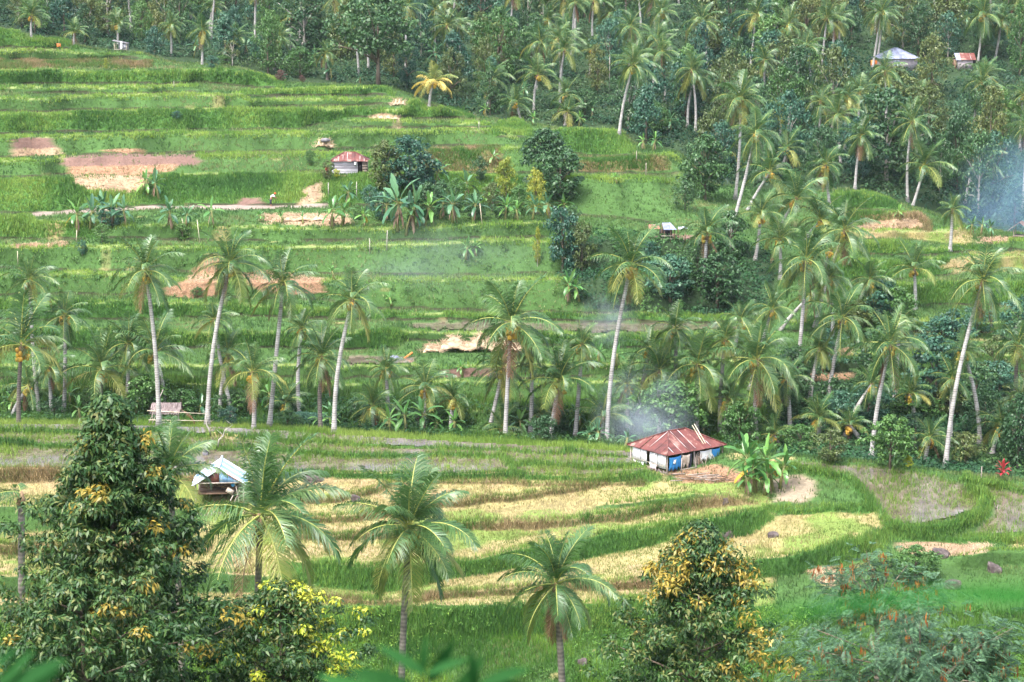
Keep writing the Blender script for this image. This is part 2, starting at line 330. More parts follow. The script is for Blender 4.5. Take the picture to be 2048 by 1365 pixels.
paint([(1120, 320), (1200, 318), (1330, 312), (1335, 340), (1150, 345)], DRY)
paint([(1600, 765), (1610, 715), (1650, 690), (1700, 700), (1712, 730), (1700, 760)], RUST)
paint([(800, 655), (1000, 663), (940, 700), (840, 700)], GRASS)
# -- right-hand terraces
R([(1560, 640, 665), (2450, 640, 665)], GRASS); R([(1545, 705, 745), (2450, 705, 745)], GRASS); R([(1545, 790, 830), (2450, 800, 850)], GRASS)
R([(1600, 570, 610), (1800, 568, 612), (2000, 560, 610), (2450, 560, 600)], TALL)
R([(1640, 520, 560), (1800, 517, 560), (1950, 512, 548), (2100, 505, 530), (2450, 505, 530)], TALL)
R([(1660, 385, 420), (1700, 383, 420), (1740, 385, 420), (1790, 405, 422)], TALL)
R([(1690, 425, 455), (1760, 424, 456), (1840, 423, 460), (1855, 440, 462), (1860, 455, 462)], DRY)
R([(1690, 462, 476), (1760, 460, 478), (1850, 458, 480), (1930, 453, 492), (1945, 470, 492)], STUB)
R([(1680, 482, 510), (1780, 480, 512), (1850, 498, 512), (1960, 492, 502)], TALL)
R([(1975, 480, 500), (2010, 476, 502), (2450, 478, 505)], GRASS)
paint([(1700, 458), (1760, 440), (1830, 438), (1850, 452), (1760, 460)], TAN); paint([(1880, 535), (1940, 504), (2450, 510), (2450, 530), (1910, 548)], STUB)
paint([(1950, 474), (2030, 474), (2010, 486), (1960, 488)], TAN)
# -- flooded paddies, far to near
FL = (VV >= E2) & (VV < 960)
CL[FL & (UU < 1330)] = MUD
R([(-400, 852, 863), (0, 855, 866), (160, 858, 868), (300, 858, 868), (450, 866, 876), (600, 878, 886), (700, 885, 893), (850, 890, 896), (1000, 898, 903), (1250, 910, 914)], TALL, 1.2)
R([(-400, 880, 894), (0, 882, 896), (120, 884, 896), (350, 890, 898), (480, 893, 902), (600, 898, 910), (700, 904, 915), (850, 905, 914), (1000, 910, 917)], TALL, 1.2)
strip([(1000, 914), (1018, 924), (1026, 936)], 9, TALL, 1.0)
R([(1010, 920, 930), (1100, 925, 935), (1170, 930, 938), (1240, 928, 938), (1300, 922, 932)], TALL, 1.2)
CL[(VV > pl([(-400, 934), (120, 935), (350, 950), (420, 950), (500, 938), (600, 940), (800, 944), (900, 949), (1030, 942), (1060, 949), (1290, 946), (1330, 940)])[:, None]) & (VV < 1212) & (UU < 1330)] = STUB
R([(-400, 855, 856), (500, 938, 955), (600, 938, 955), (700, 941, 957), (800, 943, 960), (900, 948, 960), (1000, 945, 962), (1030, 940, 960), (1060, 948, 962), (1150, 952, 964), (1250, 948, 966), (1290, 940, 968), (1318, 955, 966)][1:], TALL, 1.3)
R([(-400, 935, 965), (0, 934, 968), (60, 932, 968), (120, 935, 962), (250, 940, 965), (350, 950, 970), (480, 952, 968)], DRY)
R([(-400, 1005, 1062), (0, 1008, 1062), (100, 1005, 1060), (350, 1010, 1060), (420, 1015, 1050)], GRASS)
R([(-400, 1082, 1105), (0, 1084, 1110), (200, 1082, 1110), (420, 1080, 1105)], DRY); R([(-400, 1146, 1195), (0, 1148, 1195), (100, 1145, 1195), (420, 1145, 1190), (600, 1150, 1185)], GRASS)
# stubble terraces
CL[(VV > 960) & (VV < 1212) & (UU >= 1330) & (UU < 1545)] = STUB
R([(560, 1004, 1014), (680, 990, 1005), (740, 975, 990), (790, 964, 975), (850, 962, 970), (960, 965, 972), (1200, 967, 974), (1290, 968, 976)], DRY)
R([(560, 1034, 1048), (720, 1026, 1044), (830, 1013, 1026), (905, 1000, 1016), (990, 991, 1006), (1080, 984, 996), (1150, 973, 987), (1200, 968, 976)], DRY)
R([(560, 1066, 1080), (680, 1066, 1082), (800, 1060, 1078), (950, 1041, 1062), (1050, 1038, 1060), (1150, 1032, 1052), (1250, 1019, 1042), (1330, 1005, 1026), (1380, 998, 1022), (1430, 992, 1016), (1480, 996, 1010), (1510, 1004, 1008)], DRY)
R([(1190, 1010, 1019), (1290, 1000, 1012), (1380, 988, 997), (1440, 984, 991)], GRASS, 1.3)
R([(560, 1118, 1165), (700, 1125, 1180), (760, 1128, 1185), (850, 1130, 1172), (920, 1122, 1160), (1000, 1105, 1147), (1100, 1082, 1132), (1200, 1064, 1112), (1300, 1049, 1092), (1350, 1041, 1078), (1450, 1025, 1078), (1530, 1012, 1068), (1544, 1040, 1060)], TALL)
R([(600, 1188, 1204), (760, 1196, 1212), (880, 1186, 1202), (1000, 1172, 1190), (1200, 1160, 1178), (1440, 1150, 1180)], DRY)
R([(-400, 1225, 1290), (600, 1225, 1292), (1200, 1200, 1265), (1400, 1185, 1240), (1500, 1180, 1230)], TALL, .9)
# right front: field, bund, round paddy
CL[inside([(1440, 1130), (1485, 1080), (1540, 1045), (1560, 1028), (1640, 1024), (1755, 1028), (1775, 1050), (1680, 1090), (1500, 1125)])] = STUB
R([(1400, 1135, 1172), (1500, 1116, 1157), (1600, 1102, 1147), (1680, 1082, 1132), (1760, 1058, 1102), (1778, 1050, 1075)], TALL)
paint([(1530, 950), (1600, 942), (1690, 955), (1725, 985), (1745, 1008), (1640, 1012), (1540, 1008)], GRASS)
paint([(1540, 960), (1600, 948), (1640, 965), (1620, 1000), (1550, 1004)], SOIL)
P2 = [(1590, 922), (1750, 934), (1850, 949), (1930, 972), (1960, 1000), (1945, 1022), (1850, 1046), (1775, 1048), (1740, 1000), (1705, 962), (1640, 946)]
paint(P2, MUD)
P3 = [(1930, 958), (2060, 975), (2500, 1000), (2500, 1062), (2048, 1066), (1960, 1066), (1985, 1030), (1985, 1000)]
paint(P3, MUD)
R([(1525, 1008, 1024), (1600, 1012, 1026), (1700, 1010, 1024), (1748, 1004, 1030)], TALL, 1.2)
strip([(1520, 945), (1570, 940), (1640, 948), (1695, 959), (1722, 985), (1752, 1022), (1772, 1048)], 15, TALL, 1.0, .35)
strip([(1930, 966), (1960, 988), (1974, 1008), (1962, 1030), (1930, 1048), (1890, 1062), (1840, 1066), (1780, 1054)], 24, TALL, 1.3, .45)
strip([(1930, 962), (2048, 985), (2150, 995)], 9, TALL, 1.0, .3)
R([(1780, 1066, 1078), (1850, 1070, 1082), (1930, 1070, 1084), (2048, 1066, 1088), (2450, 1066, 1088)], TALL, 1.2)
paint([(1790, 1085), (1860, 1083), (1990, 1092), (1960, 1108), (1880, 1112), (1800, 1105)], TAN)
R([(1880, 1118, 1135), (1960, 1102, 1140), (2048, 1098, 1130), (2450, 1098, 1130)], GRASS)
paint([(1610, 1140), (1660, 1132), (1690, 1160), (1650, 1175)], TAN)
# hut yard
paint([(1330, 945), (1430, 930), (1500, 950), (1480, 968), (1360, 966)], RUST)
S[(VV < 968) & (VV > 905) & (UU > 1318) & (UU < 1520)] = np.minimum(S[(VV < 968) & (VV > 905) & (UU > 1318) & (UU < 1520)], .25)
CL[(VV < E2) & (VV > E2 - 200) & (UU > 1540) & (CL == GRASS)] = FOREST
paint([(1300, 470), (1390, 470), (1390, 515), (1340, 520), (1300, 490)], EARTH)
CL[strip_mask([(1200, 545), (1480, 560)], 150)] = FOREST

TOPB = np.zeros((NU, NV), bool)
for u0, u1, t, f in LIPS:                                     # worn pale lip and shade painted dark at the foot of every terrace step on the hill
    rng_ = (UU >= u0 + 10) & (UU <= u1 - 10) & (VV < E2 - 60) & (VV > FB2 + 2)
    CL[rng_ & (VV > f[:, None] - 4.5) & (VV < f[:, None] + 1.2) & np.isin(CL, (GRASS, TALL)) & (noise2(UU, VV, 9, 30) > -.9)] = FOOT_SHADE
    CL[rng_ & (VV < t[:, None] + .3) & (VV > t[:, None] - 4.2) & np.isin(CL, (GRASS, TALL, FOOT_SHADE, STUB)) & (noise2(UU, VV, 8, 35) > -.8)] = LIP
    TOPB |= rng_ & (VV >= t[:, None]) & (VV < t[:, None] + np.minimum(9, (f - t) * .35)[:, None])  # upper riser band, sown brighter to paint in light from above
# soften the slope field across columns, then walk each column
k = np.ones(3) / 3; S[3:-3] = np.apply_along_axis(lambda c: np.convolve(np.pad(c, 1, 'edge'), k, 'valid'), 0, S[3:-3])
Tv = Tan(VS); dT = -np.diff(Tv)                                # positive
Tm = (Tv[1:] + Tv[:-1]) / 2
Wt = dT[None] / (np.maximum((S[:, 1:] + S[:, :-1]) / 2, .02) + np.maximum(Tm, .004)[None])
A3 = pl([(-400, 650), (2450, 660)]); A4 = pl([(-400, 430), (700, 415), (1150, 440), (1340, 450), (1660, 490), (2450, 520)])
De = pl([(-400, 163), (0, 160), (600, 157), (1260, 150), (1590, 148), (2048, 142), (2450, 138)])
Df = pl([(-400, 312), (0, 305), (780, 286), (1000, 274), (1240, 263), (1375, 252), (1600, 242), (2048, 236), (2450, 236)])
Dfar = pl([(-400, 420), (1000, 400), (2450, 385)])
zone = (VV < E2).astype(int) + (VV < FB2)
LB = np.zeros((NU, NV)); JJ = np.arange(NV)
for i in range(NU):
    anch = [(1460., 116), (1200, np.interp(US[i], [0, 2048], [128, 126])), (E[i], De[i]), (E[i] - 2.5, De[i] * 1.09), (A3[i], 190), (A4[i], 218), (FB[i], Df[i]), (FB[i] - 2.5, Df[i] * 1.06), (-60., Dfar[i])]
    LB[i] = np.interp(JJ, [(1460 - q[0]) / 2.5 for q in anch], [math.log(q[1]) for q in anch])
def conv(A, sig, ax):
    h = int(sig * 3); g = np.exp(-.5 * (np.arange(-h, h + 1) / sig) ** 2); g /= g.sum()
    return np.apply_along_axis(lambda c: np.convolve(np.pad(c, h, 'edge'), g, 'valid'), ax, A)
wide = conv(conv(LB, 2, 1), 10, 0)
for z in range(3):                                             # smooth the broad lie of the land inside each zone only
    mk = (zone == z).astype(float); wz = conv(conv(LB * mk, 4, 1), 10, 0) / np.maximum(conv(conv(mk, 4, 1), 10, 0), 1e-6); LB = np.where(zone == z, .5 * LB + .5 * wz, LB)
LB = np.maximum.accumulate(LB, 1)
rf = np.clip((S - .35) / .5, 0, 1) * (zone < 2)
w = 5.0 * (1 - rf) + .12 * rf; w[zone == 2] = 1
dB = np.diff(LB, axis=1); dB[dB > .03] = 0                     # the two edges are kept as they are
loc = conv(w, 15, 1); loc = np.where(zone == 2, 1, loc)
wl_ = (w / loc - 1); det = np.concatenate([np.zeros((NU, 1)), np.cumsum(((wl_[:, 1:] + wl_[:, :-1]) / 2) * np.minimum(dB, .02), 1)], 1)
for z in range(2):
    mk = (zone == z).astype(float); dm = conv(det * mk, 20, 1) / np.maximum(conv(mk, 20, 1), 1e-6); det = np.where(zone == z, det - dm, det)
det[zone == 2] = 0
det = conv(det, 1.6, 0)
LD = np.maximum.accumulate(LB + det, 1)
DD = np.exp(LD)
XR = ((UU - CX) / F) / (cp + (CY - VV) / F * sp)
GX, GY = XR * DD, DD
GZ = CAMZ - DD * Tv[None]
GZ += noise2(GX, GY, 3, 1.3) * .05 + noise2(GX, GY, 5, 4) * .05
GZ[CL == MUD] -= .22
GZ += conv(conv(BUMP, 1.2, 0), 1.0, 1)
front = (zone == 0) & (S > .9) & (VV < 975); GZ += conv(conv(front * .12, 1, 0), 1, 1)
def smoothz(a): return a
# colours of the ground itself, and the shade painted at riser feet
BASE = {GRASS: (.048, .098, .027), TALL: (.050, .118, .026), DRY: (.16, .125, .060), EARTH: (.145, .090, .072), MUD: (.145, .11, .085), STUB: (.265, .225, .10), FOREST: (.028, .050, .022), PATH: (.25, .20, .165), TAN: (.31, .22, .14), RUST: (.25, .15, .09)}
BASE[LIP] = (.155, .195, .065); BASE[FOOT_SHADE] = (.036, .040, .020); BASE[SOIL] = (.23, .185, .13)
pal = np.array([BASE[i] for i in range(13)])
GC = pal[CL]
n1 = noise2(GX, GY, 11, 6)[..., None]; n2 = noise2(GX, GY, 12, 1.4)[..., None]
st = (CL == STUB)[..., None]
GC = np.where(st & (n1 + .6 * n2 > .35), np.array((.13, .18, .045)), GC); GC = np.where(st & (n1 + .6 * n2 < -.9), np.array((.33, .25, .13)), GC)
gr = np.isin(CL, (GRASS, TALL, FOOT_SHADE))[..., None]
GC = np.where(gr & (n1 * .8 + n2 > 2.3), np.array((.21, .18, .08)), GC)
GC = GC * (1 + .10 * n2 + .07 * n1)
kb = np.ones(3) / 3
for ax in (0,):
    GC = np.apply_along_axis(lambda c: np.convolve(np.pad(c, 1, 'edge'), kb, 'valid'), ax, GC)
# near hillside below the frame, and the hill going on behind the forest
def near_z(D): return np.interp(D, [-40, 0, 2, 8, 25, 45, 65, 85, 105, 116], [45, 38.5, 38.2, 36, 24, 8, -1.5, -3.5, -2.4, float(np.mean(GZ[:, 0]))])
nearD = np.array([-40, -15, 0, 1, 2, 4, 7, 11, 17, 25, 35, 45, 55, 65, 75, 85, 95, 105, 111], float)
x0 = GX[:, 0]
nx = np.repeat(x0[:, None], len(nearD), 1); ny = np.repeat(nearD[None], NU, 0); nz_ = near_z(ny)
nz_ = nz_ + (GZ[:, :1] - near_z(116)) * np.clip((ny - 85) / 31, 0, 1) + noise2(nx, ny, 21, 3) * .1 * (ny > 6)
farD = np.array([1.06, 1.15, 1.3, 1.6, 2.2]); fx = GX[:, -1:] * farD; fy = GY[:, -1:] * farD; fz = GZ[:, -1:] + (farD - 1) * GY[:, -1:] * .38
ax_ = np.concatenate([nx, GX, fx], 1); ay = np.concatenate([ny, GY, fy], 1); az = np.concatenate([nz_, GZ, fz], 1)
ac = np.concatenate([np.broadcast_to(np.array(BASE[TALL]), nx.shape + (3,)), GC, np.broadcast_to(np.array(BASE[FOREST]), fx.shape + (3,))], 1)
NR = ax_.shape[1]
ids = np.arange(NU * NR).reshape(NU, NR)
quads = np.stack([ids[:-1, :-1], ids[1:, :-1], ids[1:, 1:], ids[:-1, 1:]], -1).reshape(-1, 4)
def groundmat():
    m, t, out = newmat('terrace_ground'); L = t.links
    a = N(t, 'ShaderNodeAttribute', attribute_name='Col'); tc = N(t, 'ShaderNodeTexCoord')
    nz = N(t, 'ShaderNodeTexNoise'); nz.inputs['Scale'].default_value = 3.5; nz.inputs['Detail'].default_value = 8; nz.inputs['Roughness'].default_value = .7
    L.new(tc.outputs['Object'], nz.inputs['Vector'])
    hs = N(t, 'ShaderNodeHueSaturation'); mr = N(t, 'ShaderNodeMapRange'); mr.inputs[1].default_value = .3; mr.inputs[2].default_value = .7; mr.inputs[3].default_value = .72; mr.inputs[4].default_value = 1.28
    L.new(nz.outputs[0], mr.inputs[0]); L.new(mr.outputs[0], hs.inputs['Value']); L.new(a.outputs['Color'], hs.inputs['Color'])
    p = N(t, 'ShaderNodeBsdfPrincipled'); p.inputs['Roughness'].default_value = .95; p.inputs['Specular IOR Level'].default_value = .1
    L.new(hs.outputs[0], p.inputs['Base Color']); L.new(p.outputs[0], out.inputs[0])
    b = N(t, 'ShaderNodeBump'); b.inputs['Strength'].default_value = .7; b.inputs['Distance'].default_value = .15; L.new(nz.outputs[0], b.inputs['Height']); L.new(b.outputs[0], p.inputs['Normal'])
    return m
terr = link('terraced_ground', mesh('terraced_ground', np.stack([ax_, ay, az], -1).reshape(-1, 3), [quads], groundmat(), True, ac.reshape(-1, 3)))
tag(terr, 'green terraced hillside and valley floor', kind='structure')

def ij(u, v):
    return np.interp(u, US, np.arange(NU)), np.clip((1460 - np.asarray(v, float)) / 2.5, 0, NV - 1.001)
def ground(u, v):                                             # the ground seen at photograph pixel (u, v)
    i, j = ij(u, v); i0 = min(int(i), NU - 2); j0 = int(j); f = i - i0; g = j - j0
    w = ((1 - f) * (1 - g), f * (1 - g), (1 - f) * g, f * g); c = ((i0, j0), (i0 + 1, j0), (i0, j0 + 1), (i0 + 1, j0 + 1))
    return Vector([sum(a * A[p] for a, p in zip(w, c)) for A in (GX, GY, GZ)])
AX, AY, AZ = ax_, ay, az
def ground_z(x, y):                                           # height under a place
    lo, hi = 0, NU - 1
    i = int(np.clip(np.interp(CX + x / max(y, 20) * F, US, np.arange(NU)), 3, NU - 4))
    best = None
    for c in range(max(0, i - 40), min(NU, i + 41), 2):
        col = AY[c]; z = np.interp(y, col, AZ[c]); xx = np.interp(y, col, AX[c])
        if best is None or abs(xx - x) < best[0]: best = (abs(xx - x), z)
    return float(best[1])
# standing water of the flooded fields
def watermat():
    m, t, out = newmat('muddy_water'); L = t.links
    tc = N(t, 'ShaderNodeTexCoord'); nz = N(t, 'ShaderNodeTexNoise'); nz.inputs['Scale'].default_value = .8; nz.inputs['Detail'].default_value = 8; nz.inputs['Roughness'].default_value = .65
    L.new(tc.outputs['Object'], nz.inputs['Vector'])
    p = N(t, 'ShaderNodeBsdfPrincipled'); L.new(ramp(t, nz.outputs[0], [(.35, (.065, .050, .038)), (.5, (.10, .080, .060)), (.68, (.17, .145, .11))]), p.inputs['Base Color'])
    p.inputs['Roughness'].default_value = .12; p.inputs['Specular IOR Level'].default_value = .5
    n2_ = N(t, 'ShaderNodeTexNoise'); n2_.inputs['Scale'].default_value = 9; L.new(tc.outputs['Object'], n2_.inputs['Vector'])
    b = N(t, 'ShaderNodeBump'); b.inputs['Strength'].default_value = .25; b.inputs['Distance'].default_value = .02; L.new(n2_.outputs[0], b.inputs['Height']); L.new(b.outputs[0], p.inputs['Normal'])
    L.new(p.outputs[0], out.inputs[0]); return m
M['water'] = watermat()
def water(name, mask, label):
    cell = mask[:-1, :-1] & mask[1:, :-1] & mask[1:, 1:] & mask[:-1, 1:]
    idl = np.arange(NU * NV).reshape(NU, NV); q = np.stack([idl[:-1, :-1][cell], idl[1:, :-1][cell], idl[1:, 1:][cell], idl[:-1, 1:][cell]], -1)
    if not len(q): return
    un, inv = np.unique(q.ravel(), return_inverse=True)
    V = np.stack([GX.ravel()[un], GY.ravel()[un], GZ.ravel()[un] + .16], -1)
    V[:, 2] -= (noise2(V[:, 0], V[:, 1], 3, 1.3) * .05 + noise2(V[:, 0], V[:, 1], 5, 4) * .05)   # a calm surface
    o = link(name, mesh(name, V, [inv.reshape(-1, 4)], M['water'], True)); tag(o, label, kind='structure')
mud = CL == MUD
water('paddy_water', mud & (UU < 1345) & (VV > 835), 'shallow brown water of the flooded rice fields at centre left')
water('paddy_water', mud & (UU >= 1345) & inside(P2), 'shallow brown water of the round rice paddy at right')
water('paddy_water', mud & (UU >= 1345) & inside(P3), 'shallow brown water of the paddy at the right edge')
water('paddy_water', mud & (VV < 700), 'muddy water strip behind the palm grove')
water('paddy_water', mud & (VV < 735) & (VV > 700), 'muddy pool with the grey bundle in it')

# ------------------------------------------------------------------ grass (uncountable blades)
area = np.zeros((NU, NV))
dx1 = np.stack([GX[1:, :-1] - GX[:-1, :-1], GY[1:, :-1] - GY[:-1, :-1], GZ[1:, :-1] - GZ[:-1, :-1]], -1)
dx2 = np.stack([GX[:-1, 1:] - GX[:-1, :-1], GY[:-1, 1:] - GY[:-1, :-1], GZ[:-1, 1:] - GZ[:-1, :-1]], -1)
area[:-1, :-1] = np.linalg.norm(np.cross(dx1, dx2), axis=-1)
area[:4] = 0; area[-5:] = 0
area[(UU < -120) | (UU > 2170)] = 0
def scatter(weight, n, rng):
    w = (area * weight).ravel(); s = w.sum()
    if s <= 0: return np.zeros((0, 3)), np.zeros(0, int), np.zeros(0, int)
    k = rng.choice(len(w), n, p=w / s); i, j = k // NV, k % NV
    a, b = rng.random(n), rng.random(n); i2 = np.minimum(i + 1, NU - 1); j2 = np.minimum(j + 1, NV - 1)
    P = []
    for A in (GX, GY, GZ): P.append((A[i, j] * (1 - a) + A[i2, j] * a) * (1 - b) + (A[i, j2] * (1 - a) + A[i2, j2] * a) * b)
    return np.stack(P, -1), i, j
def blades(P, h, w, spread, col, rng, nb=4, lean=.35):
    """nb tapering blades per tuft; returns verts, tris, colours"""
    n = len(P); ang = rng.random((n, nb)) * 2 * np.pi; rr = np.sqrt(rng.random((n, nb))) * spread[:, None]
    B = P[:, None] + np.stack([np.cos(ang) * rr, np.sin(ang) * rr, np.zeros_like(rr)], -1)
    hh = h[:, None] * (.6 + .7 * rng.random((n, nb))); a2 = rng.random((n, nb)) * 2 * np.pi; ln = hh * lean * rng.random((n, nb)) * 1.6
    tip = B + np.stack([np.cos(a2) * ln, np.sin(a2) * ln, hh], -1)
    a3 = rng.random((n, nb)) * np.pi; sd = np.stack([np.cos(a3), np.sin(a3), np.zeros_like(a3)], -1) * (w[:, None, None] * .5)
    V = np.stack([B - sd, B + sd, tip], 2).reshape(-1, 3); V[:, 2] -= np.tile([.04, .04, 0], n * nb)
    Fc = np.arange(len(V)).reshape(-1, 3)
    c = col[:, None] * (1 + .22 * rng.normal(size=(n, nb, 1))); c = np.clip(c, .005, .8)
    c = np.repeat(c.reshape(-1, 3), 3, 0)
    return V, Fc, c
def grass(name, label, weight, n, h, w, spread, colf, seed, nb=4, lean=.35, mat=None):
    rng = np.random.default_rng(seed); P, i, j = scatter(weight, n, rng)
    d = P[:, 1] / 150
    hv = h * (.7 + .6 * rng.random(n)) * (1 + .25 * noise2(P[:, 0], P[:, 1], seed, 2.5)); hv = np.clip(hv, h * .3, h * 2)
    V, Fc, c = blades(P, hv, np.full(n, w) * np.maximum(d, .8), np.full(n, spread), colf(P, i, j, rng), rng, nb, lean)
    o = link(name, mesh(name, V, [Fc], mat or M['grass'], False, c)); tag(o, label, 'grass', kind='stuff'); return o
def mixcol(cols, sc=4, seed=0, jit=.15):
    cols = np.array(cols, float)
    def f(P, i, j, rng):
        t = np.clip(.5 + .35 * noise2(P[:, 0], P[:, 1], 50 + seed, sc) + jit * rng.normal(size=len(P)), 0, .999) * (len(cols) - 1)
        a = t.astype(int); g = (t - a)[:, None]; return cols[a] * (1 - g) + cols[np.minimum(a + 1, len(cols) - 1)] * g
    return f
dens = (150 / DD) ** 1.2
riser = S > .6
# crest fringe: brighter grass, the lit look put into its colour along terrace edges
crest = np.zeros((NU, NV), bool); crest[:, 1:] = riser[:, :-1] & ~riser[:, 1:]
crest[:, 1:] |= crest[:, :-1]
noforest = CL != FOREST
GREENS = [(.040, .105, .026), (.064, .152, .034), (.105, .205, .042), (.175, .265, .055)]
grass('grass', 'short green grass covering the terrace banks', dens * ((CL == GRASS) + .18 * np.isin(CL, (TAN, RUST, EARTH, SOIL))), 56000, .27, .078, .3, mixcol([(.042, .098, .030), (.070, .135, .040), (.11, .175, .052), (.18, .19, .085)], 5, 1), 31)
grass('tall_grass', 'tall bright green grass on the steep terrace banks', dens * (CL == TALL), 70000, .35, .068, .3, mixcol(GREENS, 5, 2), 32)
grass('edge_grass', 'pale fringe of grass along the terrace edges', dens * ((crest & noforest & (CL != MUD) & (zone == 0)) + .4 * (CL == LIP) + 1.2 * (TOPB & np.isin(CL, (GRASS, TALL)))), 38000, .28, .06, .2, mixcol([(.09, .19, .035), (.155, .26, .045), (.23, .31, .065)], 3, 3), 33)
grass('stubble', 'straw-coloured stubble on the harvested terraces', dens * ((CL == STUB) + .6 * (CL == DRY)), 25000, .20, .06, .25, mixcol([(.085, .15, .03), (.17, .20, .06), (.30, .26, .115), (.37, .31, .17)], 4, 4), 34)
grass('dry_grass', 'brown dry grass hanging on the terrace banks', dens * (CL == DRY), 20000, .40, .05, .3, mixcol([(.05, .13, .025), (.09, .15, .035), (.17, .13, .06), (.30, .22, .12)], 3, 5), 35, lean=.6)
grass('straw_litter', 'loose straw lying on bare earth patches', dens * (np.isin(CL, (TAN, RUST))), 7000, .10, .06, .3, mixcol([(.22, .15, .09), (.36, .26, .165), (.46, .35, .23)], 3, 6), 36, lean=3)
grass('rice_seedlings', 'thin rows of young rice standing in the flooded paddies', dens * (mud & (VV > 835)) * np.where(UU > 1345, 1.0, 1), 21000, .40, .05, .10, mixcol([(.10, .19, .03), (.16, .25, .045), (.22, .30, .06)], 6, 7), 37, nb=4, lean=.4)
grass('tall_grass', 'rank grass under the palms of the grove', dens * (noforest & (VV < E2) & (VV > E2 - 90)), 16000, .55, .08, .3, mixcol([(.035, .09, .02), (.06, .13, .022), (.10, .18, .03)], 4, 8), 38)

grass('front_grass', 'mixed rough grass on the lowest bank', dens * (noforest & (VV > 1222) & (CL != TAN)), 24000, .42, .055, .3, mixcol([(.03, .09, .018), (.055, .14, .022), (.10, .20, .028), (.18, .27, .04)], 2.5, 9), 39, nb=5)

# ------------------------------------------------------------------ labels that tell look-alikes apart by the landmark they stand nearest to
LANDMARKS = [('the red hip-roofed hut', 1357, 905), ('the blue-and-white roofed shed', 440, 950), ('the thatched field shelter', 335, 825), ('the small plank hut', 697, 325),
    ('the grey-roofed forest house', 1785, 115), ('the rust-roofed forest hut', 1930, 118), ('the tin lean-to', 1330, 465), ('the tiny open hut', 240, 93),
    ('the far-right thatched hut', 2035, 455), ('the big spreading tree', 760, 90), ('the glossy dome-shaped tree', 815, 310), ('the yellow-fronded palm', 865, 160),
    ('the pale straw heap', 930, 690), ('the round flooded paddy', 1850, 990), ('the tall round-topped tree', 1085, 300), ('the big golden-tipped tree', 230, 1050),
    ('the bending person', 545, 405), ('the red-leaved plant', 2005, 948), ('the grey field bundle', 795, 713), ('the lower golden-tipped tree', 1400, 1200), ('the pale bare tree', 465, 115)]
ORD = ['', 'second', 'third', 'fourth', 'fifth', 'sixth', 'seventh', 'eighth', 'ninth', 'tenth', 'eleventh', 'twelfth', 'thirteenth', 'fourteenth', 'fifteenth', 'sixteenth', 'seventeenth', 'eighteenth', 'nineteenth', 'twentieth']
PENDING = []
def want_label(o, phrase, cat, u, v, group=None):
    tag(o, None, cat, group); PENDING.append((o, phrase, u, v))
def give_labels():
    groups = {}
    for o, ph, u, v in PENDING:
        best = min(LANDMARKS, key=lambda l: (l[1] - u) ** 2 + ((l[2] - v) * 1.3) ** 2); dx, dy = u - best[1], v - best[2]
        d = ('left of' if dx < 0 else 'right of') if abs(dx) > 2.2 * abs(dy) else ('above' if dy < 0 else 'below') if abs(dy) > 2.2 * abs(dx) else ('above' if dy < 0 else 'below') + ' and ' + ('left of' if dx < 0 else 'right of')
        groups.setdefault((ph, d, best[0]), []).append((math.hypot(dx, dy), o))
    for (ph, d, lm), L in groups.items():
        L.sort(key=lambda a: a[0])
        for k, (_, o) in enumerate(L):
            o['label'] = f'{ph} {d} {lm}' + ('' if len(L) == 1 else f", {(ORD[min(k, 19)] + ' closest').strip()}")

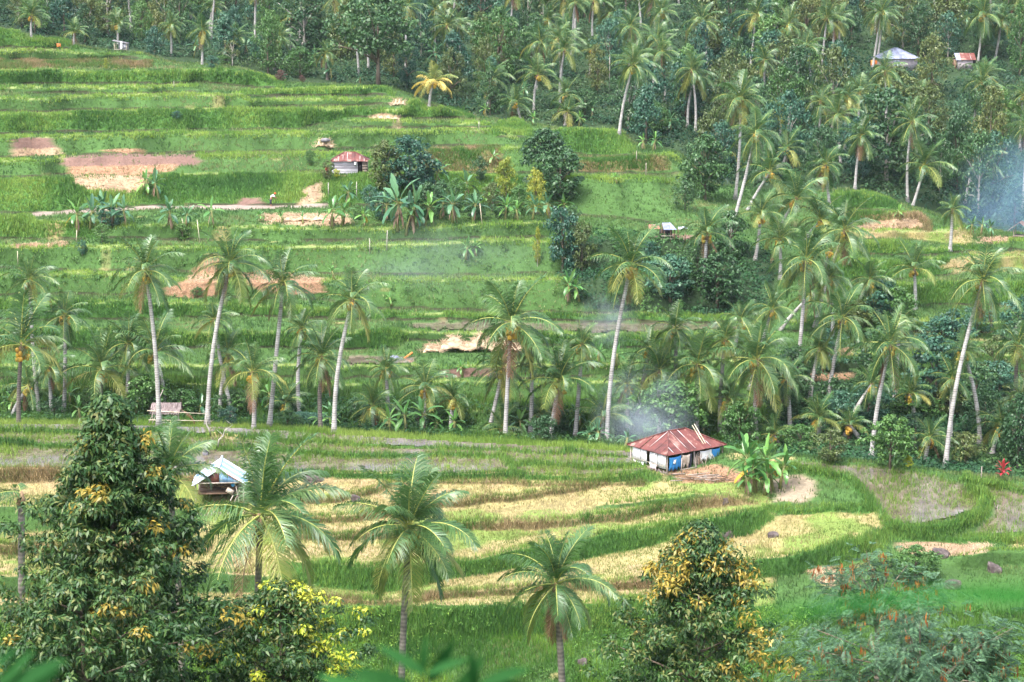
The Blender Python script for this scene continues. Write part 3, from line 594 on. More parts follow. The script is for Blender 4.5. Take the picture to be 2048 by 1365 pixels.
# ------------------------------------------------------------------ coconut palms
def frond_mesh(e0, droop, seed, mat, nl=30, thin=1.0, hang=1.0):
    rng = np.random.default_rng(seed); K = 18; s = np.linspace(0, 1, K); e = e0 - droop * s ** 1.25
    yaw = rng.normal() * .25 * s ** 1.5
    tx, ty, tz = np.cos(e) * np.cos(yaw), np.cos(e) * np.sin(yaw), np.sin(e)
    T = np.stack([tx, ty, tz], -1); P = np.concatenate([[[0, 0, 0]], np.cumsum((T[1:] + T[:-1]) / 2 / (K - 1), 0)])
    ls = np.linspace(.13, 1, nl); ls = np.repeat(ls, 2) + rng.normal(size=nl * 2) * .006; ls = np.clip(ls, .1, 1); side = np.tile([1, -1], nl)
    n = len(ls)
    pos = np.stack([np.interp(ls, s, P[:, k]) for k in range(3)], -1); tan = np.stack([np.interp(ls, s, T[:, k]) for k in range(3)], -1)
    sd = np.cross(tan, [0, 0, 1.]); nn = np.linalg.norm(sd, axis=1, keepdims=True); sd = np.where(nn > .15, sd / np.maximum(nn, 1e-6), np.array([0, -1., 0])) * side[:, None]
    upv = np.cross(sd * side[:, None], tan)
    l = .30 * np.sin(np.pi * np.clip(.22 + .72 * ls, 0, 1)) ** .8 * (.85 + .3 * rng.random(n)) + .03
    fw = .45 + .5 * ls
    d1 = sd * .9 + tan * fw[:, None] + upv * .28 + np.array([0, 0, -.25 * hang]) + rng.normal(size=(n, 3)) * .10; d1 /= np.linalg.norm(d1, axis=1, keepdims=True)
    d2 = d1 * .75 + np.array([0, 0, -.75 * hang]) + rng.normal(size=(n, 3)) * .12; d2 /= np.linalg.norm(d2, axis=1, keepdims=True)
    w = (.030 * thin * (30 / nl) ** .5 * np.ones(n))[:, None]
    m = pos + d1 * (l * .5)[:, None]; tip = m + d2 * (l * .55)[:, None]
    wd = tan * .8 + upv * .35 * side[:, None]; wd /= np.linalg.norm(wd, axis=1, keepdims=True)
    V = np.stack([pos - wd * w * .35, pos + wd * w * .35, m + wd * w * .5, m - wd * w * .5, tip], 1).reshape(-1, 3)
    b = np.arange(n)[:, None] * 5; q = b + np.array([0, 1, 2, 3]); t = b + np.array([3, 2, 4])
    mb = MB(); idx = range(0, K, 2); mb.tube([P[k] for k in idx], [.014 * (1 - .8 * s[k]) for k in idx], 4, False)
    rv = np.array(mb.v); rq = np.array(mb.q) + len(V)
    V = np.concatenate([V, rv])
    mi = np.concatenate([np.zeros(len(q)), np.ones(len(rq)), np.zeros(len(t))])
    return mesh('frond', V, [np.concatenate([q, rq]), t], [mat, M['rachis'] if mat is not M['frond_dead'] else M['fibre']], False, None, mi)
FE = [84, 70, 56, 42, 28, 12, -6, -28, -52, -72]
_fr = {}
def frond(e_deg, kind, hi, r):
    k = min(range(len(FE)), key=lambda i: abs(FE[i] - e_deg)); sd = r.randrange(3); key = (k, kind, hi, sd)
    if key not in _fr:
        e0 = math.radians(FE[k]); rr = random.Random(k * 31 + sd * 7)
        droop = {0: .35, 1: .75, 2: 1.1, 3: 1.35, 4: 1.45, 5: 1.4, 6: 1.2, 7: .85, 8: .5, 9: .25}[k] * rr.uniform(.75, 1.25)
        mat = {'g': M['frond'], 'o': M['frond_old'], 'y': M['frond_yellow'], 'd': M['frond_dead']}[kind]
        _fr[key] = frond_mesh(e0, droop, k * 100 + sd, mat, 66 if hi else 38, .7 if kind == 'd' else .74, 1.35 if kind == 'd' else (.5 if k < 2 else 1.0))
    return _fr[key]
def ball(mb, c, r, rz=1.25, n=6, m=4):
    V = [(c[0], c[1], c[2] + r * rz)]; 
    for i in range(1, m):
        a = math.pi * i / m
        V += [(c[0] + r * math.sin(a) * math.cos(k * 2 * math.pi / n), c[1] + r * math.sin(a) * math.sin(k * 2 * math.pi / n), c[2] + r * rz * math.cos(a)) for k in range(n)]
    V.append((c[0], c[1], c[2] - r * rz)); Q = []; T = []
    for k in range(n):
        k2 = (k + 1) % n; T.append((0, 1 + k, 1 + k2)); T.append((len(V) - 1, 1 + (m - 2) * n + k2, 1 + (m - 2) * n + k))
        for i in range(m - 2): Q.append((1 + i * n + k, 1 + (i + 1) * n + k, 1 + (i + 1) * n + k2, 1 + i * n + k2))
    mb.add(V, Q, T)
NUTS = []
for sd in range(3):
    rr = random.Random(sd); mb = MB()
    for c in range(4 + sd):
        a = rr.uniform(0, 6.28)
        for q in range(4):
            aa = a + rr.uniform(-.5, .5); ball(mb, (math.cos(aa) * rr.uniform(.3, .58), math.sin(aa) * rr.uniform(.3, .58), rr.uniform(-.85, -.1)), rr.uniform(.14, .19))
    NUTS.append(mb.mesh('coconuts', M['nuts'], True))
mb = MB(); rr = random.Random(4)
for c in range(26):
    a = rr.uniform(0, 6.28); mb.bar((math.cos(a) * .1, math.sin(a) * .1, rr.uniform(-.3, .2)), (math.cos(a) * rr.uniform(.3, .55), math.sin(a) * rr.uniform(.3, .55), rr.uniform(-.9, .35)), .035, .012, 4)
mb.tube([(0, 0, -.7), (0, 0, -.2), (0, 0, .35)], [.17, .27, .10], 7)
CROWNBASE = mb.mesh('leaf_base', M['fibre'])
def palm(ub, vb, uc, vc, r, D=None, nuts=1, dead=0, style='g', trunk='trunk', nf=None, hi=False, emin=-55, emax=84, phrase=None, rad=1.0, only=None, base=None):
    rr = random.Random(int(ub * 13 + vb * 7 + uc))
    if base is None:
        if D is None: base = ground(ub, vb); D = base.y
        else: p = at(ub, vb, D); base = Vector((p.x, D, ground_z(p.x, D)))
    top = at(uc, vc, D); rel = top - base; rel.y = rr.uniform(-.4, .4); h = rel.length
    root = empty('coconut_palm', base - Vector((0, 0, .12)))
    L = px(r, D) * (1.14 if hi else 1.04)
    lean = Vector((rel.x, rel.y, 0)); n = 14; P = []; Rr = []; bend = rr.uniform(.25, .6); sb = rr.uniform(-.03, .03) * h
    for k in range(n):
        t = k / (n - 1); f = t * (1 - bend) + bend * t * t if rel.x * rr.choice([1, 1, 1]) != 0 else t
        P.append(Vector((lean.x * f + sb * math.sin(t * 3.1), lean.y * f, rel.z * t)))
        Rr.append(rad * (.145 + .05 * (1 - t) + .14 * max(0, 1 - t * 7) ** 2))
    MB().tube(P, Rr, 8).build('trunk', M[trunk], root, True)
    tp = P[-1]
    o = link('leaf_base', CROWNBASE, root, tp); o.scale = [max(.7, L / 4.2)] * 3; o.rotation_euler.z = rr.uniform(0, 6.3)
    if nuts:
        o = link('coconuts', NUTS[rr.randrange(3)], root, tp); o.scale = [max(.8, L / 4.0)] * 3; o.rotation_euler.z = rr.uniform(0, 6.3); o['kind'] = 'stuff'
    nf = nf or rr.randrange(18, 24); a0 = rr.uniform(0, 6.3)
    if h < 1.6 * L and not hi: emin = -12; nf = int(nf * .75)
    emi = emin + rr.uniform(-18, 14)
    dead = dead if dead or hi else rr.choice([0, 0, 0, 1, 1, 2])
    for k in range(nf):
        t = k / (nf - 1); e = emax + (emi - emax) * t ** 1.15 + rr.uniform(-6, 6); az = a0 + k * 2.39996 + rr.uniform(-.25, .25)
        if only and not only(az, e): continue
        kind = 'g'
        if t > .74 and rr.random() < .5: kind = 'o'
        if style == 'y' and t > .42: kind = 'y' if rr.random() < .85 else 'o'
        if style == 'y' and t <= .42: kind = 'o' if rr.random() < .6 else 'g'
        f = link('frond', frond(e, kind, hi, rr), root, tp + Vector((0, 0, .15)))
        f.rotation_euler = (rr.uniform(-.12, .12), 0, az); sc = L * rr.uniform(.88, 1.1) * (.8 if t < .1 else 1); f.scale = (sc, sc, sc)
    for k in range(dead):
        f = link('dead_frond', frond(rr.choice([-72, -72, -52]), 'd', hi, rr), root, tp + Vector((0, 0, -.1)))
        f.rotation_euler = (rr.uniform(-.1, .1), 0, rr.uniform(0, 6.3)); f.scale = [L * rr.uniform(.7, .95)] * 3
    if phrase is None:
        hp = h / max(L, 1); lr = rel.x / max(h, 1)
        phrase = ('short' if hp < 1.3 else 'tall' if hp > 3.1 else 'medium-height') + (' left-leaning' if lr < -.11 else ' right-leaning' if lr > .11 else ' upright') + ' coconut palm'
    want_label(root, phrase, 'palm tree', uc, vc, 'coconut palms')
    return root
# grove behind the flooded paddies
PALMS = [(37, 847, 45, 690, 108, {'trunk': 'trunk_dark'}), (127, 836, 128, 632, 62, {}), (318, 850, 293, 542, 82, {'dead': 1}), (414, 852, 460, 530, 84, {'dead': 2}), (538, 857, 567, 568, 80, {'dead': 2}), (668, 867, 705, 600, 80, {}),
    (642, 863, 643, 715, 74, {'trunk': 'trunk_dark'}), (507, 857, 505, 745, 78, {}), (440, 835, 455, 712, 66, {}), (330, 820, 310, 705, 92, {}), (205, 838, 203, 742, 92, {'trunk': 'trunk_dark'}), (20, 842, 58, 772, 56, {}),
    (572, 845, 572, 806, 58, {'nuts': 1}), (745, 864, 745, 812, 60, {}), (850, 868, 850, 778, 70, {}), (1010, 883, 1023, 648, 112, {'dead': 1}), (975, 872, 1006, 738, 74, {'dead': 1}), (1100, 886, 1118, 762, 92, {}),
    (1213, 894, 1262, 532, 92, {'dead': 1}), (1003, 878, 1003, 858, 60, {'nuts': 0}), (1204, 888, 1207, 834, 66, {}), (1318, 880, 1318, 742, 74, {}), (1395, 885, 1395, 732, 92, {}), (1515, 890, 1515, 722, 98, {}),
    (1595, 742, 1612, 522, 84, {}), (1630, 655, 1690, 462, 78, {'dead': 2}), (1655, 805, 1685, 637, 78, {}), (1742, 922, 1780, 690, 92, {'dead': 3}), (1890, 940, 1966, 562, 92, {}), (1405, 575, 1413, 468, 66, {'dead': 3}),
    (1830, 620, 1828, 538, 66, {}), (2030, 880, 2033, 692, 66, {'dead': 2, 'trunk': 'trunk_dark'}), (1985, 905, 2003, 852, 70, {}), (1850, 925, 1858, 876, 56, {'dead': 1}), (1640, 880, 1636, 836, 56, {}), (1560, 890, 1548, 870, 56, {}),
    (1700, 650, 1740, 560, 50, {}), (1560, 660, 1620, 590, 60, {}), (1470, 700, 1480, 640, 56, {}), (1275, 830, 1300, 700, 56, {}), (1830, 850, 1820, 790, 56, {}), (250, 838, 255, 690, 64, {}), (80, 842, 62, 560, 60, {}), (1095, 870, 1080, 830, 50, {}), (1450, 880, 1455, 800, 60, {}), (1720, 880, 1700, 850, 50, {}),
    (105, 843, 100, 735, 54, {}), (600, 845, 603, 660, 50, {}), (470, 848, 428, 640, 50, {}), (780, 860, 772, 740, 48, {}), (900, 866, 905, 800, 46, {}), (1150, 880, 1165, 690, 54, {}), (1060, 874, 1062, 700, 50, {}), (1255, 880, 1255, 770, 54, {}), (1345, 870, 1352, 660, 60, {}), (1440, 860, 1450, 680, 56, {}), (1500, 780, 1545, 620, 56, {}), (1580, 860, 1575, 760, 56, {}), (1690, 870, 1745, 770, 52, {}), (1790, 800, 1800, 650, 50, {}), (1900, 900, 1905, 760, 54, {}), (1960, 890, 1925, 700, 50, {}), (2040, 905, 2040, 800, 50, {}), (1620, 800, 1640, 700, 50, {}), (1665, 700, 1660, 560, 56, {}), (1560, 560, 1560, 480, 60, {}), (1510, 520, 1520, 430, 56, {}), (1640, 560, 1660, 500, 56, {}),
    # slope and forest on the right
    (1495, 420, 1540, 345, 66, {}), (1555, 470, 1592, 398, 78, {}), (1460, 470, 1512, 268, 62, {}), (1470, 400, 1480, 197, 64, {}), (1710, 378, 1722, 272, 50, {}), (1690, 320, 1695, 195, 40, {'dead': 4}), (1835, 262, 1836, 196, 44, {'dead': 1}),
    (1945, 272, 1963, 167, 48, {}), (1825, 412, 1848, 332, 60, {}), (1930, 408, 1955, 318, 60, {}), (1500, 140, 1512, 30, 54, {'dead': 1}), (1560, 158, 1578, 50, 44, {'dead': 1}), (1640, 165, 1654, 36, 46, {'dead': 1}), (1745, 138, 1762, 26, 44, {'dead': 1}),
    (1955, 128, 1966, 30, 50, {}), (1990, 118, 2003, 44, 40, {}), (1238, 272, 1266, 132, 56, {}), (1375, 255, 1388, 155, 48, {}), (1560, 350, 1575, 300, 50, {}), (1660, 430, 1650, 330, 50, {}), (1900, 500, 1905, 420, 40, {'nuts': 0}), (2040, 300, 2046, 190, 44, {}), (1610, 480, 1640, 440, 60, {}), (1430, 330, 1450, 300, 50, {}),
    # upper edge of the terraces
    (858, 214, 866, 165, 48, {'style': 'y', 'phrase': 'low coconut palm with many yellow fronds', 'nf': 22}), (975, 222, 985, 158, 50, {}), (1068, 224, 1075, 150, 46, {}), (1130, 240, 1132, 190, 46, {}), (1130, 250, 1135, 225, 40, {'nuts': 0}), (1040, 236, 1030, 205, 40, {}),
    (63, 78, 63, 32, 40, {}), (148, 92, 148, 66, 34, {'nuts': 0}), (235, 88, 235, 50, 38, {}), (343, 112, 342, 52, 34, {}), (404, 132, 404, 62, 40, {}), (468, 116, 472, 76, 34, {}), (580, 100, 583, 35, 42, {}), (548, 140, 560, 76, 38, {}), (655, 160, 652, 106, 32, {'trunk': 'trunk_dark'}),
    (870, 110, 870, 20, 44, {}), (1000, 130, 1003, 46, 40, {}), (1092, 110, 1095, 40, 38, {}), (1215, 100, 1220, 26, 40, {}), (1180, 150, 1185, 100, 38, {}), (690, 90, 690, 20, 36, {}), (1320, 110, 1325, 26, 40, {}), (420, 60, 425, 14, 32, {}), (180, 40, 185, 8, 32, {})]
for a in PALMS: palm(*a[:5], **a[5])
# nearer palms below the stubble terraces
palm(515, 1235, 522, 1030, 178, D=88, hi=True, only=lambda a, e: not (e > 28 and e < 76 and math.cos(a) < -.15), nuts=0, dead=1, trunk='trunk_dark', phrase='nearer coconut palm with a hanging brown frond', nf=26, emin=-28)
palm(803, 1275, 818, 1062, 142, D=92, hi=True, trunk='trunk_dark', phrase='nearer coconut palm with upright top and orange nut heart', nf=26)
palm(1125, 1400, 1112, 1172, 122, D=86, hi=True, nuts=0, dead=3, trunk='trunk_dark', phrase='lowest coconut palm with brown dead fronds at its neck', nf=22)
palm(338, 1180, 338, 945, 100, D=96, hi=True, nuts=0, trunk='trunk_dark', phrase='coconut palm half hidden behind the durian-like crown', nf=18, emin=-10)
palm(36, 1240, 47, 985, 92, D=84, hi=True, nuts=0, trunk='trunk_dark', phrase='slim palm trunk at the left edge with few fronds', nf=10, emin=-30, emax=30, only=lambda a, e: math.cos(a) < -.35)

# ------------------------------------------------------------------ banana plants
def banana_leaf(e0, droop, seed, mat, torn=.3, w=.13):
    rng = np.random.default_rng(seed); K = 14; s = np.linspace(0, 1, K); e = e0 - droop * s ** 1.6
    T = np.stack([np.cos(e), 0 * e, np.sin(e)], -1); P = np.concatenate([[[0, 0, 0]], np.cumsum((T[1:] + T[:-1]) / 2 / (K - 1), 0)])
    upv = np.stack([-np.sin(e), 0 * e, np.cos(e)], -1)
    t = np.clip((s - .16) / .84, 0, 1); wd = w * np.sin(np.pi * t ** .75) ** .55; wd[s < .16] = .008
    V = []; Q = []; mbq = 0
    for sd in (1, -1):
        b = len(V)
        for k in range(K):
            ww = wd[k] * (1 - (torn * rng.random() if rng.random() < .5 else 0)); V.append(P[k]); q = P[k] + np.array([0, sd * ww * .9, 0]) + upv[k] * ww * .25 + T[k] * ww * .25
            q[2] -= ww * .25 * rng.random(); V.append(q)
        for k in range(K - 1):
            a = b + 2 * k; Q.append((a, a + 2, a + 3, a + 1) if sd > 0 else (a, a + 1, a + 3, a + 2))
    mb = MB(); mb.tube([P[k] - upv[k] * .008 for k in range(0, K, 2)], [.016 * (1 - .8 * s[k]) for k in range(0, K, 2)], 4, False)
    rq = np.array(mb.q) + len(V)
    return mesh('leaf', np.concatenate([np.array(V), np.array(mb.v)]), [np.concatenate([np.array(Q), rq])], [mat, M['banana_stem'] if mat is not M['banana_dry'] else M['banana_dry']], True, None, np.concatenate([np.zeros(len(Q)), np.ones(len(rq))]))
BE = [82, 66, 48, 28, 5, -25, -70]; _bl = {}
def bleaf(e, kind, r):
    k = min(range(len(BE)), key=lambda i: abs(BE[i] - e)); sd = r.randrange(3); key = (k, kind, sd)
    if key not in _bl:
        _bl[key] = banana_leaf(math.radians(BE[k]), [.25, .7, 1.1, 1.3, 1.2, .9, .2][k] * random.Random(k + sd).uniform(.7, 1.2), k * 10 + sd, M[kind], .75 if kind == 'banana_dry' else .35, .07 if kind == 'banana_dry' else .135)
    return _bl[key]
def banana(u, v, hpx, kind='banana', nl=None, dry=2, yellow=0, D=None, phrase=None, scale=1.0, emin=-28):
    rr = random.Random(int(u * 5 + v)); base = ground(u, v) if D is None else None
    if base is None: p = at(u, v, D); base = Vector((p.x, D, ground_z(p.x, D)))
    D = base.y; H = px(hpx, D); st = H * .48; L = H * .48 * scale
    root = empty('banana_plant', base - Vector((0, 0, .1))); lx = rr.uniform(-.12, .12) * H
    MB().tube([(0, 0, 0), (lx * .3, 0, st * .5), (lx, 0, st + .1)], [.13 + .01 * H, .11, .06], 7).build('stem', M['banana_stem'], root, True)
    nl = nl or rr.randrange(9, 14); a0 = rr.uniform(0, 6.3)
    for k in range(nl):
        t = k / (nl - 1); e = 84 + (emin - 84) * t + rr.uniform(-8, 8)
        kd = kind
        if yellow and k >= nl - yellow: kd = 'banana_yellow'
        f = link('leaf', bleaf(e, kd, rr), root, (lx, 0, st)); f.rotation_euler = (rr.uniform(-.3, .3), 0, a0 + k * 2.4 + rr.uniform(-.3, .3)); f.scale = [L * rr.uniform(.85, 1.1)] * 3
    for k in range(dry):
        f = link('dry_leaf', bleaf(-70, 'banana_dry', rr), root, (lx, 0, st * rr.uniform(.8, 1))); f.rotation_euler = (0, 0, rr.uniform(0, 6.3)); f.scale = [st * rr.uniform(.6, .9)] * 3
    want_label(root, phrase or (('blue-green' if kind == 'banana_teal' else 'fresh green') + ' banana plant' + (' with yellowed leaf' if yellow else ' with dry leaves' if dry > 3 else ' of tiny size' if H < 1.6 else '')), 'banana plant', u, v - hpx / 2, 'banana plants')
for a in [(155, 470, 88, 'banana', {'yellow': 1}), (205, 452, 82, 'banana_teal', {}), (228, 452, 76, 'banana_teal', {}), (296, 392, 60, 'banana', {}), (318, 400, 68, 'banana_teal', {}), (345, 455, 70, 'banana_teal', {'dry': 4}), (372, 452, 52, 'banana_teal', {'dry': 4}), (427, 452, 66, 'banana', {'nl': 6}),
        (521, 444, 30, 'banana', {'dry': 0}), (564, 446, 28, 'banana', {'dry': 0}), (606, 448, 30, 'banana', {'dry': 0, 'nl': 4, 'emin': 40}), (664, 456, 78, 'banana', {}), (684, 452, 66, 'banana', {}), (700, 415, 64, 'banana_teal', {}), (728, 455, 50, 'banana', {'yellow': 1}),
        (795, 462, 122, 'banana_teal', {'dry': 6, 'scale': 1.1}), (828, 462, 108, 'banana_teal', {'dry': 6}), (868, 385, 84, 'banana', {}), (905, 448, 88, 'banana_teal', {'dry': 4}), (930, 400, 74, 'banana_teal', {}), (978, 408, 58, 'banana', {'dry': 4}), (985, 330, 42, 'banana', {}), (1036, 442, 48, 'banana', {'dry': 3}), (1098, 440, 66, 'banana_teal', {'yellow': 1}), (1125, 430, 50, 'banana', {}), (1233, 366, 26, 'banana', {'dry': 0, 'emin': 10}), (770, 446, 80, 'banana_teal', {}), (812, 470, 96, 'banana_teal', {'dry': 5}), (850, 452, 84, 'banana', {'dry': 4}), (880, 440, 70, 'banana_teal', {}), (945, 446, 76, 'banana_teal', {'dry': 4}), (1010, 440, 60, 'banana', {}), (1065, 440, 60, 'banana_teal', {}), (180, 462, 76, 'banana_teal', {}), (250, 452, 66, 'banana_teal', {}),
        (1290, 300, 40, 'banana', {}), (1306, 302, 46, 'banana', {}), (932, 520, 52, 'banana', {'dry': 3}), (952, 512, 38, 'banana', {}), (1138, 605, 74, 'banana', {'dry': 3}), (1158, 604, 60, 'banana', {}), (668, 560, 36, 'banana', {'dry': 0, 'emin': 20}), (783, 610, 30, 'banana', {'dry': 0}),
        (640, 862, 58, 'banana', {}), (662, 862, 64, 'banana', {}), (160, 846, 66, 'banana', {}), (782, 872, 72, 'banana', {}), (812, 872, 86, 'banana', {}), (840, 874, 96, 'banana', {'dry': 3}), (868, 874, 60, 'banana', {}), (910, 874, 66, 'banana', {}), (925, 752, 40, 'banana', {'dry': 0}), (1198, 728, 44, 'banana', {'yellow': 1}), (1178, 724, 40, 'banana', {'yellow': 1}), (1232, 730, 48, 'banana', {}),
        (1176, 893, 60, 'banana_teal', {}), (1200, 894, 70, 'banana_teal', {}), (1484, 976, 128, 'banana', {'dry': 4}), (1510, 984, 112, 'banana', {'dry': 5, 'yellow': 1}), (1545, 980, 140, 'banana', {'dry': 5, 'yellow': 1}), (1498, 992, 80, 'banana', {'dry': 4}), (1530, 988, 92, 'banana', {'dry': 4, 'yellow': 1}), (1560, 975, 100, 'banana', {'dry': 4}),
        (970, 234, 34, 'banana', {'yellow': 1}), (1066, 250, 30, 'banana', {}), (1158, 252, 34, 'banana', {}), (1168, 230, 30, 'banana_teal', {}), (720, 168, 26, 'banana_teal', {}), (875, 130, 50, 'banana_teal', {}), (900, 135, 44, 'banana_teal', {}), (510, 90, 36, 'banana', {}), (1570, 452, 40, 'banana', {}), (1800, 438, 34, 'banana', {}), (1962, 470, 50, 'banana_teal', {}), (1985, 472, 40, 'banana_teal', {}), (1940, 470, 44, 'banana_teal', {}),
        (1665, 348, 40, 'banana', {}), (1780, 180, 30, 'banana', {}), (1868, 170, 34, 'banana_teal', {}), (1650, 190, 30, 'banana', {}), (1900, 90, 36, 'banana_teal', {}), (1970, 140, 34, 'banana_teal', {}), (1240, 180, 34, 'banana_teal', {}), (1120, 90, 30, 'banana_teal', {}), (160, 60, 30, 'banana_teal', {}), (300, 60, 28, 'banana_teal', {}), (1700, 530, 40, 'banana', {}), (1405, 880, 54, 'banana_teal', {}), (1250, 898, 52, 'banana_teal', {})]:
    banana(a[0], a[1], a[2], a[3], **a[4])

# ------------------------------------------------------------------ broadleaf trees
def leaf_cloud(P, Nn, ln, wd, rng, droop=.25, fold=.12):
    """one folded leaf (4 corners) at every point P facing Nn"""
    n = len(P); Nn = Nn / np.maximum(np.linalg.norm(Nn, axis=1, keepdims=True), 1e-6)
    r = rng.normal(size=(n, 3)); r[:, 2] -= droop * 2; d = r - Nn * (r * Nn).sum(1, keepdims=True) * .8; d /= np.linalg.norm(d, axis=1, keepdims=True)
    s = np.cross(d, Nn); s /= np.maximum(np.linalg.norm(s, axis=1, keepdims=True), 1e-6)
    l = (ln * (.7 + .6 * rng.random(n)))[:, None]; w = (wd * (.7 + .6 * rng.random(n)))[:, None]
    mid = P + d * l * .45
    V = np.stack([P, mid + s * w * .5 + Nn * fold * w, P + d * l - np.array([0, 0, 1]) * l * .12, mid - s * w * .5 + Nn * fold * w], 1).reshape(-1, 3)
    return V, np.arange(len(V)).reshape(-1, 4)
def crown_points(shape, rng, nc, per, clump=.16, z0=.18):
    """clumps on and in a unit-height, unit-width crown; returns points, outward normals, clump centres"""
    C = []
    while len(C) < nc:
        t = rng.random(); a = rng.random() * 2 * np.pi
        if shape == 'round': z = t; R = math.sqrt(max(0, 1 - (2 * t - .95) ** 2)) * .5
        elif shape == 'dome': z = t; R = .5 * math.sqrt(max(0, 1 - max(0, t - .3) ** 2 / .49)) * (.82 + .18 * min(1, t / .3))
        elif shape == 'cone': z = t; R = .5 * (1 - t) ** (.8 if nc < 700 else 1.0) * (.35 + .65 * min(1, t * 6)) + .012
        elif shape == 'column': z = t; R = .42 * math.sin(math.pi * min(.97, .12 + .84 * t)) ** .6
        elif shape == 'spread': z = .35 + .65 * t; R = .5 * math.sqrt(max(0, 1 - (2 * t - .7) ** 2 / 1.7))
        else: z = t; R = .5
        R *= (.78 + (.16 if nc < 200 else .20) * math.sin(a * 3 + z * 9) + (.14 if nc < 200 else .20) * math.sin(a * 5 - z * 23 + 1) + rng.normal() * .08) * (1.12 if nc < 200 else 1.2)
        q = rng.random() ** .38
        C.append((math.cos(a) * R * q, math.sin(a) * R * q, z0 + z * (1 - z0)))
    C = np.array(C); k = np.repeat(np.arange(nc), per); n = len(k)
    d = rng.normal(size=(n, 3)); d /= np.linalg.norm(d, axis=1, keepdims=True); rad = clump * (.55 + .5 * rng.random(nc))[k] * rng.random(n) ** .4
    P = C[k] + d * rad[:, None] * np.array([1, 1, .62])
    Nn = d * .7 + np.array([0, 0, .55]) + rng.normal(size=(n, 3)) * .35
    return P, Nn, C
def tree_trunk(C, rng, zt=.5, r0=.022, limbs=7, mat=None, lean=0):
    mb = MB(); top = (lean, 0, zt); mb.tube([(0, 0, -.03), (lean * .3, .005, zt * .4), (lean * .8, 0, zt * .8), (lean, 0, zt + .25)], [r0 * 1.5, r0, r0 * .8, r0 * .3], 7)
    idx = rng.choice(len(C), min(limbs, len(C)), replace=False)
    for i in idx:
        c = C[i]; z = min(zt * .95, max(zt * .45, c[2] * .6)); mb.tube([(lean * z / zt, 0, z), ((c[0] + lean) * .5, c[1] * .5, (z + c[2]) / 2 + .03), tuple(c)], [r0 * .55, r0 * .35, r0 * .12], 5)
    return mb.mesh('trunk', mat or M['bark'], True)
_tr = {}
def tree_mesh(shape, mat, var, dens=1.0, leaf=.055, bark='bark'):
    key = (shape, mat, var, dens, leaf); kb_ = key + (bark,)
    if key not in _tr:
        rng = np.random.default_rng(hash(shape) % 1 + var * 17 + len(shape) * 101 + sum(map(ord, shape)))
        nc = int(70 * dens); P, Nn, C = crown_points(shape, rng, nc, 34, .13 if dens < 1.5 else .10, .15 if shape != 'spread' else .1)
        V, Q = leaf_cloud(P, Nn, np.full(len(P), leaf), np.full(len(P), leaf * .62), rng)
        _tr[key] = (mesh('crown', V, [Q], M[mat]), C)
    if kb_ not in _tr: _tr[kb_] = tree_trunk(_tr[key][1], np.random.default_rng(var + 5), .45 if shape != 'cone' else .7, .022, 8, M[bark])
    return _tr[key][0], _tr[kb_]
def tree(u, v, wpx, hpx, shape, mat, phrase=None, var=None, dens=1.0, leaf=.055, D=None, name='broadleaf_tree', bark='bark', cat='tree', group='broadleaf trees', label=None):
    rr = random.Random(int(u * 3 + v * 11))
    if D is None: base = ground(u, v)
    else: p = at(u, v, D); base = Vector((p.x, D, ground_z(p.x, D)))
    W_, H_ = px(wpx, base.y), px(hpx, base.y)
    cr, tk = tree_mesh(shape, mat, rr.randrange(4) if var is None else var, dens, leaf, bark)
    root = empty(name, base - Vector((0, 0, .02 * H_)), rr.uniform(0, 6.3)); sc = (W_ * rr.uniform(.95, 1.05), W_ * rr.uniform(.95, 1.05), H_)
    for nm, me in (('trunk', tk), ('crown', cr)):
        o = link(nm, me, root); o.scale = sc
    if label: tag(root, label, cat, group)
    else:
        cn = {'leaf_dark': 'dark green', 'leaf_teal': 'blue-green', 'leaf_mid': 'mid-green', 'leaf_olive': 'olive green', 'leaf_yellow': 'yellow-green'}.get(mat, 'green')
        want_label(root, phrase or f"{cn} {({'round': 'rounded', 'cone': 'conical', 'column': 'slender', 'spread': 'spreading', 'dome': 'domed'})[shape]} tree", cat, u, v - hpx / 2, group)
    return root
